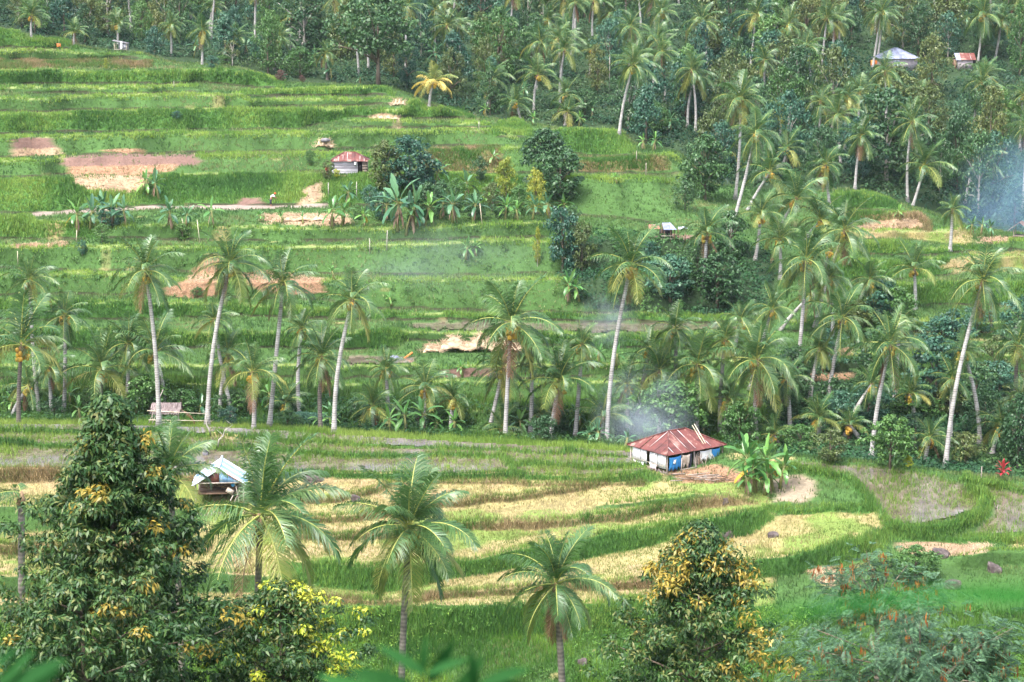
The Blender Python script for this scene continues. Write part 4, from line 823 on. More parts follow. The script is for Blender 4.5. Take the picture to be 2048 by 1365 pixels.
# trees one can single out
tree(757, 172, 176, 180, 'spread', 'leaf_dark', label='big dark spreading tree with forked trunk at the top terrace edge', dens=2.2, leaf=.04)
tree(820, 388, 128, 118, 'dome', 'leaf_teal', label='glossy dome-shaped blue-green tree beside the small plank hut', dens=2.2, leaf=.045)
tree(770, 385, 74, 105, 'round', 'leaf_olive', label='olive yellow-topped tree pressed against the glossy dome-shaped tree', dens=1.4)
tree(1088, 376, 108, 118, 'dome', 'leaf_dark', label='tall round-topped dark tree standing among the banana plants', dens=1.6)
tree(1120, 408, 116, 112, 'round', 'leaf_dark', label='wide dark tree just right of and below the tall round-topped tree', dens=1.5)
for a in [(1012, 402, 50, 88, 'column', 'leaf_yellow', {}), (1072, 430, 44, 94, 'column', 'leaf_yellow', {}), (885, 430, 60, 70, 'round', 'leaf_dark', {}), (960, 362, 40, 50, 'round', 'leaf_dark', {}), (1125, 545, 88, 132, 'column', 'leaf_teal', {}), (1164, 548, 66, 108, 'column', 'leaf_olive', {}), (1075, 535, 20, 80, 'column', 'leaf_yellow', {'bark': 'bark_pale'}), (1145, 470, 46, 60, 'round', 'leaf_dark', {}),
    (1340, 600, 120, 92, 'round', 'leaf_teal', {'dens': 1.5}), (1435, 615, 110, 110, 'round', 'leaf_dark', {'dens': 1.5}), (1395, 560, 80, 80, 'round', 'leaf_dark', {}), (1460, 520, 90, 100, 'round', 'leaf_dark', {}), (1290, 545, 60, 70, 'round', 'leaf_teal', {}), (1240, 625, 60, 50, 'round', 'leaf_mid', {}),
    (1340, 898, 150, 140, 'spread', 'leaf_mid', {'dens': 1.6}), (1478, 899, 100, 100, 'round', 'leaf_mid', {'dens': 1.3}), (1780, 938, 110, 112, 'round', 'leaf_mid', {'dens': 1.5}), (2035, 935, 90, 150, 'round', 'leaf_dark', {'dens': 1.4}), (1660, 925, 90, 70, 'round', 'leaf_olive', {}), (1905, 700, 80, 85, 'round', 'leaf_teal', {'bark': 'bark_pale'}), (1090, 890, 68, 62, 'round', 'leaf_dark', {'dens': 1.3}),
    (1410, 400, 120, 130, 'round', 'leaf_dark', {'dens': 1.5}), (1370, 420, 60, 60, 'round', 'leaf_dark', {}), (1760, 760, 120, 110, 'round', 'leaf_dark', {'dens': 1.3}), (1870, 800, 140, 130, 'round', 'leaf_teal', {'dens': 1.5}), (1950, 820, 110, 100, 'round', 'leaf_dark', {}), (1735, 850, 110, 90, 'round', 'leaf_teal', {}), (1830, 905, 100, 80, 'round', 'leaf_dark', {}), (1930, 930, 90, 70, 'round', 'leaf_olive', {}), (1600, 905, 90, 60, 'round', 'leaf_mid', {}), (1990, 760, 80, 90, 'round', 'leaf_olive', {}), (1560, 840, 80, 80, 'round', 'leaf_dark', {}),
    (300, 845, 110, 100, 'spread', 'leaf_mid', {'dens': 1.2}), (365, 846, 90, 70, 'round', 'leaf_mid', {}), (460, 853, 50, 44, 'round', 'leaf_teal', {}), (575, 858, 70, 40, 'round', 'leaf_mid', {}), (110, 843, 70, 50, 'round', 'leaf_dark', {}), (240, 846, 70, 54, 'round', 'leaf_dark', {}), (600, 858, 60, 36, 'round', 'leaf_teal', {}),
    (205, 488, 40, 40, 'round', 'leaf_mid', {}), (165, 510, 24, 30, 'round', 'leaf_teal', {}), (365, 480, 44, 34, 'round', 'leaf_mid', {}), (620, 332, 26, 30, 'round', 'leaf_mid', {}), (655, 360, 30, 40, 'round', 'leaf_olive', {}), (715, 440, 30, 30, 'round', 'leaf_mid', {}), (740, 420, 40, 50, 'round', 'leaf_teal', {}), (450, 605, 40, 26, 'round', 'leaf_mid', {}), (395, 596, 30, 22, 'round', 'leaf_mid', {}), (212, 140, 12, 24, 'column', 'leaf_yellow', {}),
    (1000, 438, 44, 46, 'round', 'leaf_dark', {}), (855, 440, 76, 74, 'round', 'leaf_dark', {'dens': 1.3}), (912, 425, 66, 66, 'round', 'leaf_mid', {}), (950, 440, 56, 52, 'round', 'leaf_dark', {}), (1040, 430, 54, 60, 'round', 'leaf_mid', {}), (765, 440, 66, 56, 'round', 'leaf_teal', {}), (985, 425, 50, 60, 'round', 'leaf_olive', {}), (225, 455, 60, 40, 'round', 'leaf_teal', {}), (1310, 270, 62, 62, 'dome', 'leaf_mid', {'dens': 1.4}), (1170, 235, 60, 56, 'round', 'leaf_dark', {}), (600, 155, 70, 60, 'round', 'leaf_mid', {}), (530, 130, 56, 64, 'round', 'leaf_teal', {}), (310, 115, 50, 60, 'round', 'leaf_teal', {}), (300, 66, 34, 60, 'cone', 'leaf_olive', {}), (640, 110, 60, 70, 'round', 'leaf_dark', {}), (680, 120, 70, 96, 'cone', 'leaf_olive', {}), (905, 110, 56, 90, 'column', 'leaf_dark', {}), (450, 130, 44, 20, 'round', 'leaf_mid', {}), (423, 138, 30, 26, 'round', 'leaf_teal', {})]:
    tree(*a[:6], **a[6])
tree(465, 133, 46, 52, 'spread', 'leaf_olive', label='pale bare-limbed tree with sparse crown at the terrace edge', dens=.35, bark='bark_pale')
tree(562, 164, 24, 24, 'round', 'leaf_maroon', name='shrub', cat='shrub', label='larger maroon-leaved shrub at the top of the terraces', group='maroon shrubs')
tree(604, 166, 14, 16, 'round', 'leaf_maroon', name='shrub', cat='shrub', label='smaller maroon-leaved shrub right of the larger one', group='maroon shrubs')
tree(1815, 938, 30, 30, 'cone', 'leaf_lime', name='shrub', cat='shrub', label='small bright yellow-green shrub at the foot of the round yellowish tree')
tree(354, 240, 26, 18, 'round', 'leaf_teal', name='shrub', cat='shrub', label='low blue-green shrub above the straw path between terraces')

rb_ = random.Random(77)
for k in range(30):                                            # shrubs and bananas filling the grove
    u = 12 + k * 43 + rb_.uniform(-14, 14); e_ = float(np.interp(u, US, E)); v = e_ - rb_.uniform(3, 40)
    if abs(u - 336) < 46: continue
    if k % 3 == 0: banana(u, v, rb_.uniform(50, 78), rb_.choice(['banana', 'banana', 'banana_teal']))
    else: tree(u, v, rb_.uniform(44, 76), rb_.uniform(34, 60), 'round', rb_.choice(['leaf_dark', 'leaf_mid', 'leaf_teal', 'leaf_mid']), name='bush', cat='bush', group='bushes in the grove', phrase=None)
for k in range(20):                                            # trees thickening the slope at right
    u = rb_.uniform(1560, 2060); v = rb_.uniform(620, 880)
    tree(u, v, rb_.uniform(60, 110), rb_.uniform(56, 100), rb_.choice(['round', 'round', 'dome']), rb_.choice(['leaf_dark', 'leaf_mid', 'leaf_teal', 'leaf_olive']))
# forest on the far slope: trees filling the slope, widest apart where they show largest
rng = np.random.default_rng(91)
fm = (VV < FB2 - 4) & (UU > -60) & (UU < 2110) & (VV > -45)
P, I, J = scatter(fm * (260 / DD) ** 1.0, 5000, rng)
houses = [ground(1785, 140), ground(1930, 138), ground(2035, 476), ground(240, 98)]
keep = []; kp = np.zeros((0, 2))
for q in range(len(P)):
    if len(keep) >= 360: break
    p = P[q]
    if len(kp) and (np.hypot(kp[:, 0] - p[0], (kp[:, 1] - p[1]) * .8).min() < 3.9): continue
    uu, vv = proj(p)
    if any(abs(uu - proj(h)[0] - 8) < 66 and -10 < vv - proj(h)[1] < 120 for h in houses[:2]) or any(math.hypot(h.x - p[0], h.y - p[1]) < 6 for h in houses): continue
    keep.append(q); kp = np.vstack([kp, p[:2]])
fr = random.Random(5)
for q in keep:
    p = P[q]; uu, vv = proj(p); D = p[1]; kd = fr.random()
    near_edge = vv > np.interp(uu, US, FB) - 25
    h = fr.uniform(7, 12) * (.75 if near_edge else 1); w = h * fr.uniform(.6, .95)
    if kd < .25: palm(uu, vv, uu + fr.uniform(-12, 12), vv - px(1, 1) * 0 - (fr.uniform(6, 11) / D * F), fr.uniform(3.0, 3.8) / D * F, nuts=0, nf=18, phrase='forest coconut palm'); continue
    if kd < .40: banana(uu, vv, fr.uniform(3, 4.2) / D * F, 'banana_teal', phrase='forest banana plant'); continue
    shape = fr.choice(['round', 'round', 'cone', 'column', 'dome', 'column']); mat = fr.choice(['leaf_dark', 'leaf_dark', 'leaf_teal', 'leaf_teal', 'leaf_mid', 'leaf_olive', 'leaf_olive'])
    if shape in ('column',): w *= .7
    r = tree(uu, vv, w / D * F, h / D * F, shape, mat, dens=1.3, leaf=.045, var=fr.randrange(2), name='forest_tree', group='trees of the hillside forest', bark='bark_pale' if fr.random() < .3 else 'bark')
def undergrowth(name, label, mask, n, rad, leaf, cols, seed, per=26):
    rng = np.random.default_rng(seed); P, i, j = scatter(mask, n, rng)
    k = np.repeat(np.arange(n), per); d = rng.normal(size=(n * per, 3)); d /= np.linalg.norm(d, axis=1, keepdims=True); d[:, 2] = np.abs(d[:, 2])
    rr = rad * (.5 + rng.random(n))[k]; Q = P[k] + d * (rr * rng.random(n * per) ** .4)[:, None] * np.array([1, 1, .9])
    V, Fq = leaf_cloud(Q, d + np.array([0, 0, .4]) + rng.normal(size=d.shape) * .35, np.full(len(Q), leaf), np.full(len(Q), leaf * .6), rng)
    c = mixcol(cols, 7, seed)(P, i, j, rng)[k] * (1 + .2 * rng.normal(size=(n * per, 1))); c = np.repeat(np.clip(c, .004, .6), 4, 0)
    tag(link(name, mesh(name, V, [Fq], M['grass'], False, c)), label, 'undergrowth', kind='stuff')
undergrowth('forest_undergrowth', 'dense leafy undergrowth covering the forest slope', fm * (260 / DD) * (VV > -40), 5600, 1.6, .45, [(.014, .045, .024), (.022, .066, .034), (.038, .09, .04), (.06, .10, .035)], 71)
undergrowth('grove_undergrowth', 'low bushes and weeds under the palm grove', ((VV < E2) & (VV > E2 - 70) & (UU < 1540)) * 1.0, 1300, .95, .3, [(.014, .048, .018), (.026, .075, .024), (.055, .12, .032)], 72)
undergrowth('bank_undergrowth', 'dense bushes covering the bank at centre right', ((CL == FOREST) & (VV > 440) & (UU < 1545)) * 1.0, 420, 1.0, .34, [(.02, .06, .028), (.035, .10, .035), (.07, .15, .04)], 73)
undergrowth('bank_undergrowth', 'dense bushes filling the slope behind the round paddy', ((CL == FOREST) & (VV > 600) & (UU >= 1545)) * 1.0, 900, 1.0, .32, [(.02, .06, .028), (.035, .10, .035), (.07, .14, .04)], 74)
undergrowth('front_weeds', 'weedy plants on the lowest front bank', ((VV > 1215)) * (noise2(GX, GY, 77, 3) > -.2), 1500, .4, .15, [(.04, .11, .02), (.08, .18, .03), (.15, .25, .04)], 75)
undergrowth('bank_weeds', 'leafy weeds dotted over the middle banks', ((CL == GRASS) & (VV > 440) & (VV < 640) & (UU < 1250)) * 1.0, 420, .4, .2, [(.04, .10, .025), (.06, .14, .03), (.10, .18, .05)], 76)

# ------------------------------------------------------------------ nearer trees at the bottom of the picture
def big_tree(u, vtop, wpx, D, shape, label, mats, nc, per, leaf, golden=.08, Hc=9.0, seed=1, goldmat='leaf_gold', topgold=True, name='durian_tree', cl=.075, cat='tree', asp=.36):
    rng = np.random.default_rng(seed); p = at(u, vtop, D); gz = ground_z(p.x, D); W_ = px(wpx, D); H_ = p.z - gz
    root = empty(name, (p.x, D, gz - .1)); z0 = max(0, 1 - Hc / H_)
    P, Nn, C = crown_points(shape, rng, nc, per, cl, 0)
    def sc(A): B = A.copy(); B[:, 0] *= W_; B[:, 1] *= W_ * .9; B[:, 2] = H_ - Hc + B[:, 2] * Hc; return B
    Ps = sc(P); d = (P - np.repeat(C, per, 0)); Ps = sc(np.repeat(C, per, 0)) + d * np.array([W_, W_, W_ * .8])
    rad_ = np.hypot(C[:, 0], C[:, 1]) / np.maximum(.5 * (1 - C[:, 2]) + .05, .05); g = rng.random(nc) < golden * (rad_ > .6) * (.5 + (2.6 * (C[:, 2] > .75) if topgold else .6) + 1.2 * (C[:, 0] > .08)); gm = np.repeat(g, per) & (rng.random(len(Ps)) < .8)
    out = []
    for nm, m, mt in (('crown', ~gm, mats), ('young_leaves', gm, goldmat)):
        if not m.any(): continue
        n = int(m.sum()); nn = Nn[m] * np.array([1, 1, .7]) + np.array([0, 0, .25])
        V, Q = leaf_cloud(Ps[m], nn, np.full(n, leaf), np.full(n, leaf * asp), rng, .5, .15); link(nm, mesh(nm, V, [Q], M[mt]), root)
    mb = MB(); r0 = .16; mb.tube([(0, 0, 0), (.1, 0, H_ * .4), (0, .1, H_ * .7), (0, 0, H_ * .96)], [r0 * 1.6, r0 * 1.2, r0 * .7, .03], 8)
    Cs = sc(C)
    for i in rng.choice(nc, min(60, nc), replace=False):
        c = Cs[i]; z = max(H_ * .25, c[2] - abs(c[0]) * .35 - .3); mb.tube([(0, 0, z), (c[0] * .5, c[1] * .5, (z + c[2]) / 2), tuple(c)], [.05, .03, .012], 4)
    mb.build('trunk', M['bark'], root, True); tag(root, label, cat); return root
big_tree(215, 790, 780, 50, 'cone', 'big conical tree with glossy dark leaves and golden shoots at lower left', 'leaf_durian', 1200, 58, .17, .07, 8.6, 3, cl=.038)
big_tree(1400, 1045, 640, 60, 'cone', 'smaller conical tree with golden-tipped dark leaves at bottom centre right', 'leaf_durian', 640, 60, .175, .22, 7.2, 4, cl=.050)
big_tree(560, 1165, 420, 52, 'dome', 'rounded bushy tree with lime-yellow young leaves at the bottom edge', 'leaf_durian', 620, 60, .135, .17, 5.5, 5, 'leaf_lime', False, 'bushy_tree', .06, asp=.42)
big_tree(160, 1150, 400, 46, 'round', 'dark leafy crown at the bottom left corner below the conical tree', 'leaf_durian', 500, 60, .16, .03, 6.0, 8, 'leaf_gold', False, 'bushy_tree', .06)
def feather_tree(u, vtop, wpx, D, Hc, label, n, seed, pods=True):
    """loose acacia-like shrub: sprays of paired leaflets on thin branches, brown pods"""
    rng = np.random.default_rng(seed); p = at(u, vtop, D); gz = ground_z(p.x, D); W_ = px(wpx, D); H_ = p.z - gz
    root = empty('feathery_tree', (p.x, D, gz - .1)); mb = MB(); tips = []
    mb.tube([(0, 0, 0), (.15, 0, (H_ - Hc) * .6), (0, 0, H_ - Hc * .75)], [.16, .11, .08], 7)
    nb = 34
    for b in range(nb):
        a = rng.random() * 6.28; R = W_ * .5 * rng.random() ** .5; z = H_ - Hc + Hc * (rng.random() ** .8) * (1 - .45 * (R / (W_ * .5)) ** 2); z1 = H_ - Hc * .8 + rng.random() * .3
        e = np.array([math.cos(a) * R, math.sin(a) * R * .7, z]); m = e * .5 + np.array([0, 0, z1]) * .5 + np.array([0, 0, .2]); mb.tube([(0, 0, z1 - .3), tuple(m), tuple(e)], [.03, .018, .007], 5)
        for q in range(n // nb): tips.append((m + (e - m) * rng.random() * 1.1 + rng.normal(size=3) * np.array([.35, .35, .22]), a))
    mb.build('trunk', M['bark'], root, True)
    K = 9; V = []
    for (c, a) in tips:
        az = a + rng.normal() * 1.2; el = rng.normal() * .35 - .1; ax = np.array([math.cos(az) * math.cos(el), math.sin(az) * math.cos(el), math.sin(el)]); s = np.array([-math.sin(az), math.cos(az), rng.normal() * .25]); L = .34 * (.7 + .6 * rng.random())
        for k in range(K):
            f = (k + .6) / K; o = c + ax * L * f - np.array([0, 0, .10 * f * f]); ll = .13 * math.sin(math.pi * (.15 + .8 * f)) + .03
            for sg in (1, -1):
                dd = s * sg * .9 + ax * .45; dd = dd / np.linalg.norm(dd) * ll; V += [o - ax * .013, o + dd * .5 - ax * .016, o + dd - np.array([0, 0, .02]), o + dd * .5 + ax * .016]
    V = np.array(V); link('crown', mesh('crown', V, [np.arange(len(V)).reshape(-1, 4)], M['leaf_fern']), root)
    if pods:
        V = []
        for t in rng.choice(len(tips), 85, replace=False):
            c = tips[t][0]
            for k in range(9):
                o = c + rng.normal(size=3) * .06; s = np.array([math.cos(k), math.sin(k), 0]) * .02; e = np.array([rng.normal() * .02, rng.normal() * .02, -.18 - .08 * rng.random()]); V += [o, o + e * .5 + s, o + e, o + e * .5 - s]
        V = np.array(V); pz = link('pods', mesh('pods', V, [np.arange(len(V)).reshape(-1, 4)], M['pod']), root); pz['kind'] = 'stuff'
    tag(root, label, 'tree')
feather_tree(1850, 1170, 560, 46, 3.4, 'loose feathery-leaved tree with orange-brown pods at lower right', 1700, 11)
feather_tree(1760, 1085, 330, 62, 3.0, 'pale feathery sapling in front of the harvested field at right', 900, 12, True)
tree(1830, 1165, 110, 80, 'round', 'leaf_mid', label='bright green bush beside the grey boulder at right', dens=1.6, name='bush', cat='bush')

# ------------------------------------------------------------------ huts and small things
def rust_mat(name, base, rust, pale, scale=1.5, rough=.55, metal=.0):
    m, t, out = newmat(name); L = t.links
    tc = N(t, 'ShaderNodeTexCoord'); nz = N(t, 'ShaderNodeTexNoise'); nz.inputs['Scale'].default_value = scale; nz.inputs['Detail'].default_value = 7; nz.inputs['Roughness'].default_value = .7
    oi = N(t, 'ShaderNodeObjectInfo'); ad = N(t, 'ShaderNodeVectorMath', operation='ADD'); L.new(tc.outputs['Object'], ad.inputs[0]); L.new(oi.outputs['Location'], ad.inputs[1])
    L.new(ad.outputs[0], nz.inputs['Vector'])
    ma = N(t, 'ShaderNodeMath', operation='MULTIPLY_ADD'); ma.inputs[1].default_value = .22; ma.inputs[2].default_value = -.11; L.new(oi.outputs['Random'], ma.inputs[0])
    a2 = N(t, 'ShaderNodeMath', operation='ADD'); L.new(nz.outputs[0], a2.inputs[0]); L.new(ma.outputs[0], a2.inputs[1])
    p = N(t, 'ShaderNodeBsdfPrincipled'); p.inputs['Roughness'].default_value = rough; p.inputs['Metallic'].default_value = metal
    L.new(ramp(t, a2.outputs[0], [(.38, rust), (.47, base), (.56, base), (.66, pale)]), p.inputs['Base Color']); L.new(p.outputs[0], out.inputs[0]); return m
M['red_tin'] = rust_mat('red_rusty_tin', (.125, .034, .026), (.070, .020, .016), (.26, .15, .12))
M['grey_tin'] = rust_mat('grey_tin', (.20, .22, .30), (.13, .14, .19), (.32, .34, .42))
M['rust_tin'] = rust_mat('orange_rust_tin', (.36, .15, .08), (.24, .08, .05), (.45, .36, .34))
M['blue_tin'] = rust_mat('pale_blue_tin', (.22, .38, .60), (.16, .30, .52), (.42, .55, .70))
M['white_tin'] = rust_mat('white_tin', (.58, .64, .74), (.46, .52, .64), (.70, .74, .80))
M['pale_seam'] = solid('pale_seam', [(.38, (.16, .07, .055)), (.52, (.46, .38, .36)), (.7, (.56, .50, .49))], rough=.6, scale=1.2)
M['white_sheet'] = solid('dirty_white_sheet', [(.3, (.50, .48, .46)), (.6, (.78, .78, .78))], rough=.6, scale=1.6, detail=6)
M['blue_tarp'] = solid('blue_tarpaulin', [(.3, (.02, .13, .36)), (.7, (.05, .27, .55))], rough=.45, scale=2.5)
M['sack'] = solid('brown_sackcloth', [(.3, (.26, .20, .15)), (.7, (.46, .40, .34))], rough=.9, scale=3)
M['pink_cloth'] = solid('pale_pink_cloth', [(.3, (.48, .34, .36)), (.7, (.66, .56, .58))], rough=.8, scale=3)
M['thatch'] = solid('grey_thatch', [(.3, (.10, .075, .07)), (.7, (.21, .17, .165))], rough=.95, scale=5, stretch=(4, 1, 1))
M['thatch_straw'] = leafmat('thatch_straw', [(0, (.10, .07, .065)), (.5, (.18, .14, .135)), (1, (.27, .22, .21))], rough=.9, trans=0, objvar=0)
M['stone'] = solid('shrine_stone', [(.3, (.06, .055, .06)), (.7, (.22, .21, .24))], rough=.9, scale=4, bump=.4)
M['plaster'] = solid('mauve_plaster', [(.3, (.24, .20, .20)), (.7, (.38, .33, .34))], rough=.9, scale=1.5)
M['glass'] = solid('window_pane', [(.3, (.05, .05, .07)), (.7, (.30, .30, .36))], rough=.15, scale=1, spec=.6)
M['orange'] = solid('orange_paint', [(.3, (.55, .14, .03)), (.7, (.68, .22, .06))], rough=.6)
M['ash'] = solid('grey_ash', [(.3, (.08, .075, .08)), (.7, (.20, .19, .20))], rough=1)
M['white'] = solid('white_cotton', [(.3, (.72, .70, .70)), (.7, (.82, .82, .82))], rough=.9)
M['black_cloth'] = solid('dark_trousers', [(.3, (.02, .02, .03)), (.7, (.05, .05, .07))], rough=.9)
M['skin'] = solid('skin', [(.3, (.24, .12, .07)), (.7, (.32, .17, .10))], rough=.6)
M['redcloth'] = solid('orange_red_cloth', [(.3, (.50, .06, .02)), (.7, (.62, .12, .04))], rough=.8)

def roof_plane(root, e0, e1, r0, r1, pick, sheet=.8, step=.1, seam=True, amp=.018):
    """corrugated sheets between an eave e0-e1 and a ridge r0-r1, clipped along the hips"""
    e0, e1, r0, r1 = map(Vector, (e0, e1, r0, r1)); X = (e1 - e0); L = X.length; X /= L
    n = X.cross(((r0 + r1) / 2 - (e0 + e1) / 2)).normalized()
    if n.z < 0: n = -n
    Y = n.cross(X).normalized()
    if Y.dot(r0 - e0) < 0: Y = -Y
    x0, yr, x1 = (r0 - e0).dot(X), (r0 - e0).dot(Y), (r1 - e0).dot(X)
    top = lambda x: yr if x0 <= x <= x1 else (x / x0 * yr if x < x0 else (L - x) / max(L - x1, 1e-6) * yr)
    ns = max(1, round(L / sheet)); rr = random.Random(int(L * 100 + e0.x * 31))
    for k in range(ns):
        a, b = L * k / ns, L * (k + 1) / ns - .012; m = max(4, int((b - a) / step)); xs = sorted({a + (b - a) * i / m for i in range(m + 1)} | {q for q in (x0, x1) if a < q < b})
        V = []; Q = []; lift = .02 * (k % 2)
        for i, x in enumerate(xs):
            off = n * (lift + (amp if i % 2 else -amp)); p = e0 + X * x - Y * rr.uniform(.0, .03); V += [p + off, e0 + X * x + Y * top(x) + off]
        for i in range(len(xs) - 1): Q.append((2 * i, 2 * i + 2, 2 * i + 3, 2 * i + 1))
        V2 = [v - n * .012 for v in V]; nb = len(V)
        Q += [(c + nb, d + nb, b_ + nb, a_ + nb) for a_, b_, d, c in Q]
        mb = MB(); mb.add(V, Q[:len(xs) - 1]); mb.add(V2, [(q[3], q[2], q[1], q[0]) for q in Q[:len(xs) - 1]])
        mb.build('roof_sheet', M[pick(k, rr)], root)
        if seam and k > 0 and rr.random() < .62:
            xm = a - .006; t = top(xm)
            if t > .3:
                p, q = e0 + X * xm + n * .045, e0 + X * xm + Y * (t - .05) + n * .045; Mx = Matrix((X, Y, n)).transposed()
                lo = rr.uniform(0, .25) * t; MB().box(p + Y * ((t - .05 + lo) / 2), (.055, max(.1, t - .05 - lo), .012), M=Mx).build('seam_strip', M['pale_seam'], root)
def hip_roof(root, L, W_, z, rise, ridge, oh, pick, **kw):
    """x along L from 0, y along W_ from 0; eave overhang oh"""
    a = (-oh, -oh, z); b = (L + oh, -oh, z); c = (L + oh, W_ + oh, z); d = (-oh, W_ + oh, z); m = W_ / 2; r0 = ((L - ridge) / 2, m, z + rise); r1 = ((L + ridge) / 2, m, z + rise)
    roof_plane(root, a, b, r0, r1, pick, **kw); roof_plane(root, d, a, r0, r0, pick, **kw); roof_plane(root, b, c, r1, r1, pick, **kw); roof_plane(root, c, d, r1, r0, pick, **kw)
    up = Vector((0, 0, .05))
    for p, q in ((a, r0), (b, r1), (c, r1), (d, r0)) + (((r0, r1),) if ridge > .1 else ()): MB().bar(Vector(p) + up, Vector(q) + up, .05, n=5).build('ridge_cap', M[pick(0, random.Random(1))], root)
def drape(root, name, mat, p0, p1, h, sag=.06, nx=8, nz=5, out=.05, seed=0, uneven=.15):
    """a hanging sheet from p0 to p1, h high"""
    rng = np.random.default_rng(seed); p0, p1 = Vector(p0), Vector(p1); d = p1 - p0; n = Vector((d.y, -d.x, 0)).normalized(); V = []; Q = []
    for j in range(nz + 1):
        for i in range(nx + 1):
            s, t = i / nx, j / nz; hh = h * (1 + uneven * math.sin(i * 1.7 + seed)); V.append(p0 + d * s + Vector((0, 0, -hh * t - sag * math.sin(math.pi * s) * (1 - t))) + n * (out + .05 * math.sin(i * 2.1 + j * .6 + seed) * (.3 + t) + float(rng.normal()) * .008))
    w = nx + 1
    for j in range(nz):
        for i in range(nx): Q.append((j * w + i, j * w + i + 1, (j + 1) * w + i + 1, (j + 1) * w + i))
    o = MB().add(V, Q).build(name, M[mat], root, True); so_ = o.modifiers.new('thick', 'SOLIDIFY'); so_.thickness = .01; return o

# --- red hip-roofed hut
fc = ground(1334, 952); hut = empty('farm_hut', fc - Vector((0, 0, .1)), math.radians(36.9)); tag(hut, 'ramshackle farm hut with rusty red hip roof, blue tarps and smoke behind it', 'hut')
Lh, Wh, Ze = 5.6, 4.2, 1.6
hip_roof(hut, Lh, Wh, Ze, 1.15, 1.7, .22, lambda k, r: 'red_tin')
for x, y in ((0, 0), (1.4, 0), (2.7, 0), (4.0, 0), (Lh, 0), (0, 1.3), (0, 2.7), (0, Wh), (Lh, Wh), (Lh, 2)): MB().bar((x, y, -.5), (x, y, Ze), .055, n=6).build('post', M['wood'], hut)
for p, q in (((0, 0, Ze), (Lh, 0, Ze)), ((0, 0, Ze), (0, Wh, Ze)), ((Lh, 0, Ze), (Lh, Wh, Ze)), ((0, Wh, Ze), (Lh, Wh, Ze))): MB().bar(Vector(p) - Vector((0, 0, .06)), Vector(q) - Vector((0, 0, .06)), .05, n=5).build('beam', M['wood_brown'], hut)
MB().box((Lh / 2, Wh - .3, .6), (Lh - .4, .05, 1.8)).build('back_wall', M['wood_brown'], hut)
MB().box((Lh - .15, Wh / 2, .6), (.05, Wh - .3, 1.8)).build('side_wall', M['wood_brown'], hut)
for k, (y0, y1) in enumerate(((.12, 1.0), (1.08, 1.95), (2.3, 3.0), (3.05, 3.95))): MB().box((-.03, (y0 + y1) / 2, .98), (.03, y1 - y0, 1.0)).build('white_panel', M['white_sheet'], hut)
rr = random.Random(3)
for k in range(22):
    y = .1 + k * .175; h = rr.uniform(.45, .75); MB().box((-.09 - rr.uniform(0, .05), y, .05), (.02, rr.uniform(.10, .19), h)).build('thatch_strip' if k % 2 else 'palm_mat_strip', M['thatch'] if y < 1.5 else M['wood'], hut)
drape(hut, 'laundry', 'pink_cloth', (-.22, 1.7, .75), (-.22, .9, .7), .42, seed=2); drape(hut, 'laundry', 'white_sheet', (-.22, 3.6, .62), (-.22, 2.4, .62), .34, seed=4); MB().bar((-.2, 4, .72), (-.2, .2, .72), .015, n=4).build('clothes_line', M['bamboo'], hut)
drape(hut, 'blue_tarp', 'blue_tarp', (.08, -.08, 1.4), (1.25, -.08, 1.42), .95, seed=1, nx=12); drape(hut, 'blue_tarp', 'blue_tarp', (4.4, -.05, 1.46), (5.25, -.05, 1.46), .85, seed=7)
drape(hut, 'sack_curtain', 'sack', (1.35, -.12, 1.44), (2.1, -.16, 1.4), .85, seed=5, uneven=.3); drape(hut, 'white_sheet', 'white_sheet', (3.2, -.06, 1.46), (4.35, -.06, 1.46), .75, seed=8); drape(hut, 'white_rag', 'white_sheet', (.5, -.14, 1.2), (.72, -.14, 1.2), .35, seed=9, nx=3)
drape(hut, 'dark_sheet', 'black_cloth', (2.05, -.03, 1.45), (2.4, -.03, 1.45), 1.1, seed=6, nx=4)  # dark sheet hung in the front opening
for k in range(30):
    x = 2.75 + k * .088; MB().bar((x, -.1 + rr.uniform(-.04, .04), -.25), (x + rr.uniform(-.05, .05), -.08, rr.uniform(.55, .95) if k > 8 else rr.uniform(1.0, 1.4)), rr.uniform(.022, .038), n=5).build('wall_stake', M['wood' if rr.random() < .6 else 'wood_brown'], hut)
for p, q in (((.9, -.5, .42), (2.6, -.45, .40)), ((1.0, -.5, .0), (1.0, -.5, 1.3)), ((2.5, -.45, -.1), (2.5, -.45, .55)), ((3.2, -.5, .0), (3.9, -.2, 1.05)), ((3.5, -.6, -.05), (3.1, -.1, 1.1))): MB().bar(p, q, .035, n=6).build('rail' if p[2] == q[2] + .02 else 'prop', M['wood'], hut)
for k, (a, b) in enumerate((((4.75, -.75, -.3), (3.35, 1.0, 3.25)), ((4.85, -.85, -.3), (3.65, 1.1, 3.3)))):
    o = MB().bar(a, b, .045, .03, 7).build('bamboo_pole', M['bamboo']); o.matrix_world = hut.matrix_basis
    tag(o, ['left one of the two bamboo poles leaning over the red-roofed hut', 'right one of the two bamboo poles leaning over the red-roofed hut'][k], 'pole', 'poles leaning on the hut')
fp = ground(1400, 958)
wp = empty('brushwood_pile', fp); tag(wp, 'heap of cut sticks and brushwood in front of the red-roofed hut', 'wood pile')
for k in range(46):
    a = rr.gauss(.25, .45); L = rr.uniform(.8, 2.4); c = Vector((rr.uniform(-2.0, 2.2), rr.uniform(-.9, .9), rr.uniform(.02, .32))); d = Vector((math.cos(a), math.sin(a), rr.uniform(-.08, .12))) * L / 2
    MB().bar(c - d, c + d, rr.uniform(.018, .035), n=5).build('stick', M['wood_brown' if rr.random() < .5 else 'wood'], wp)

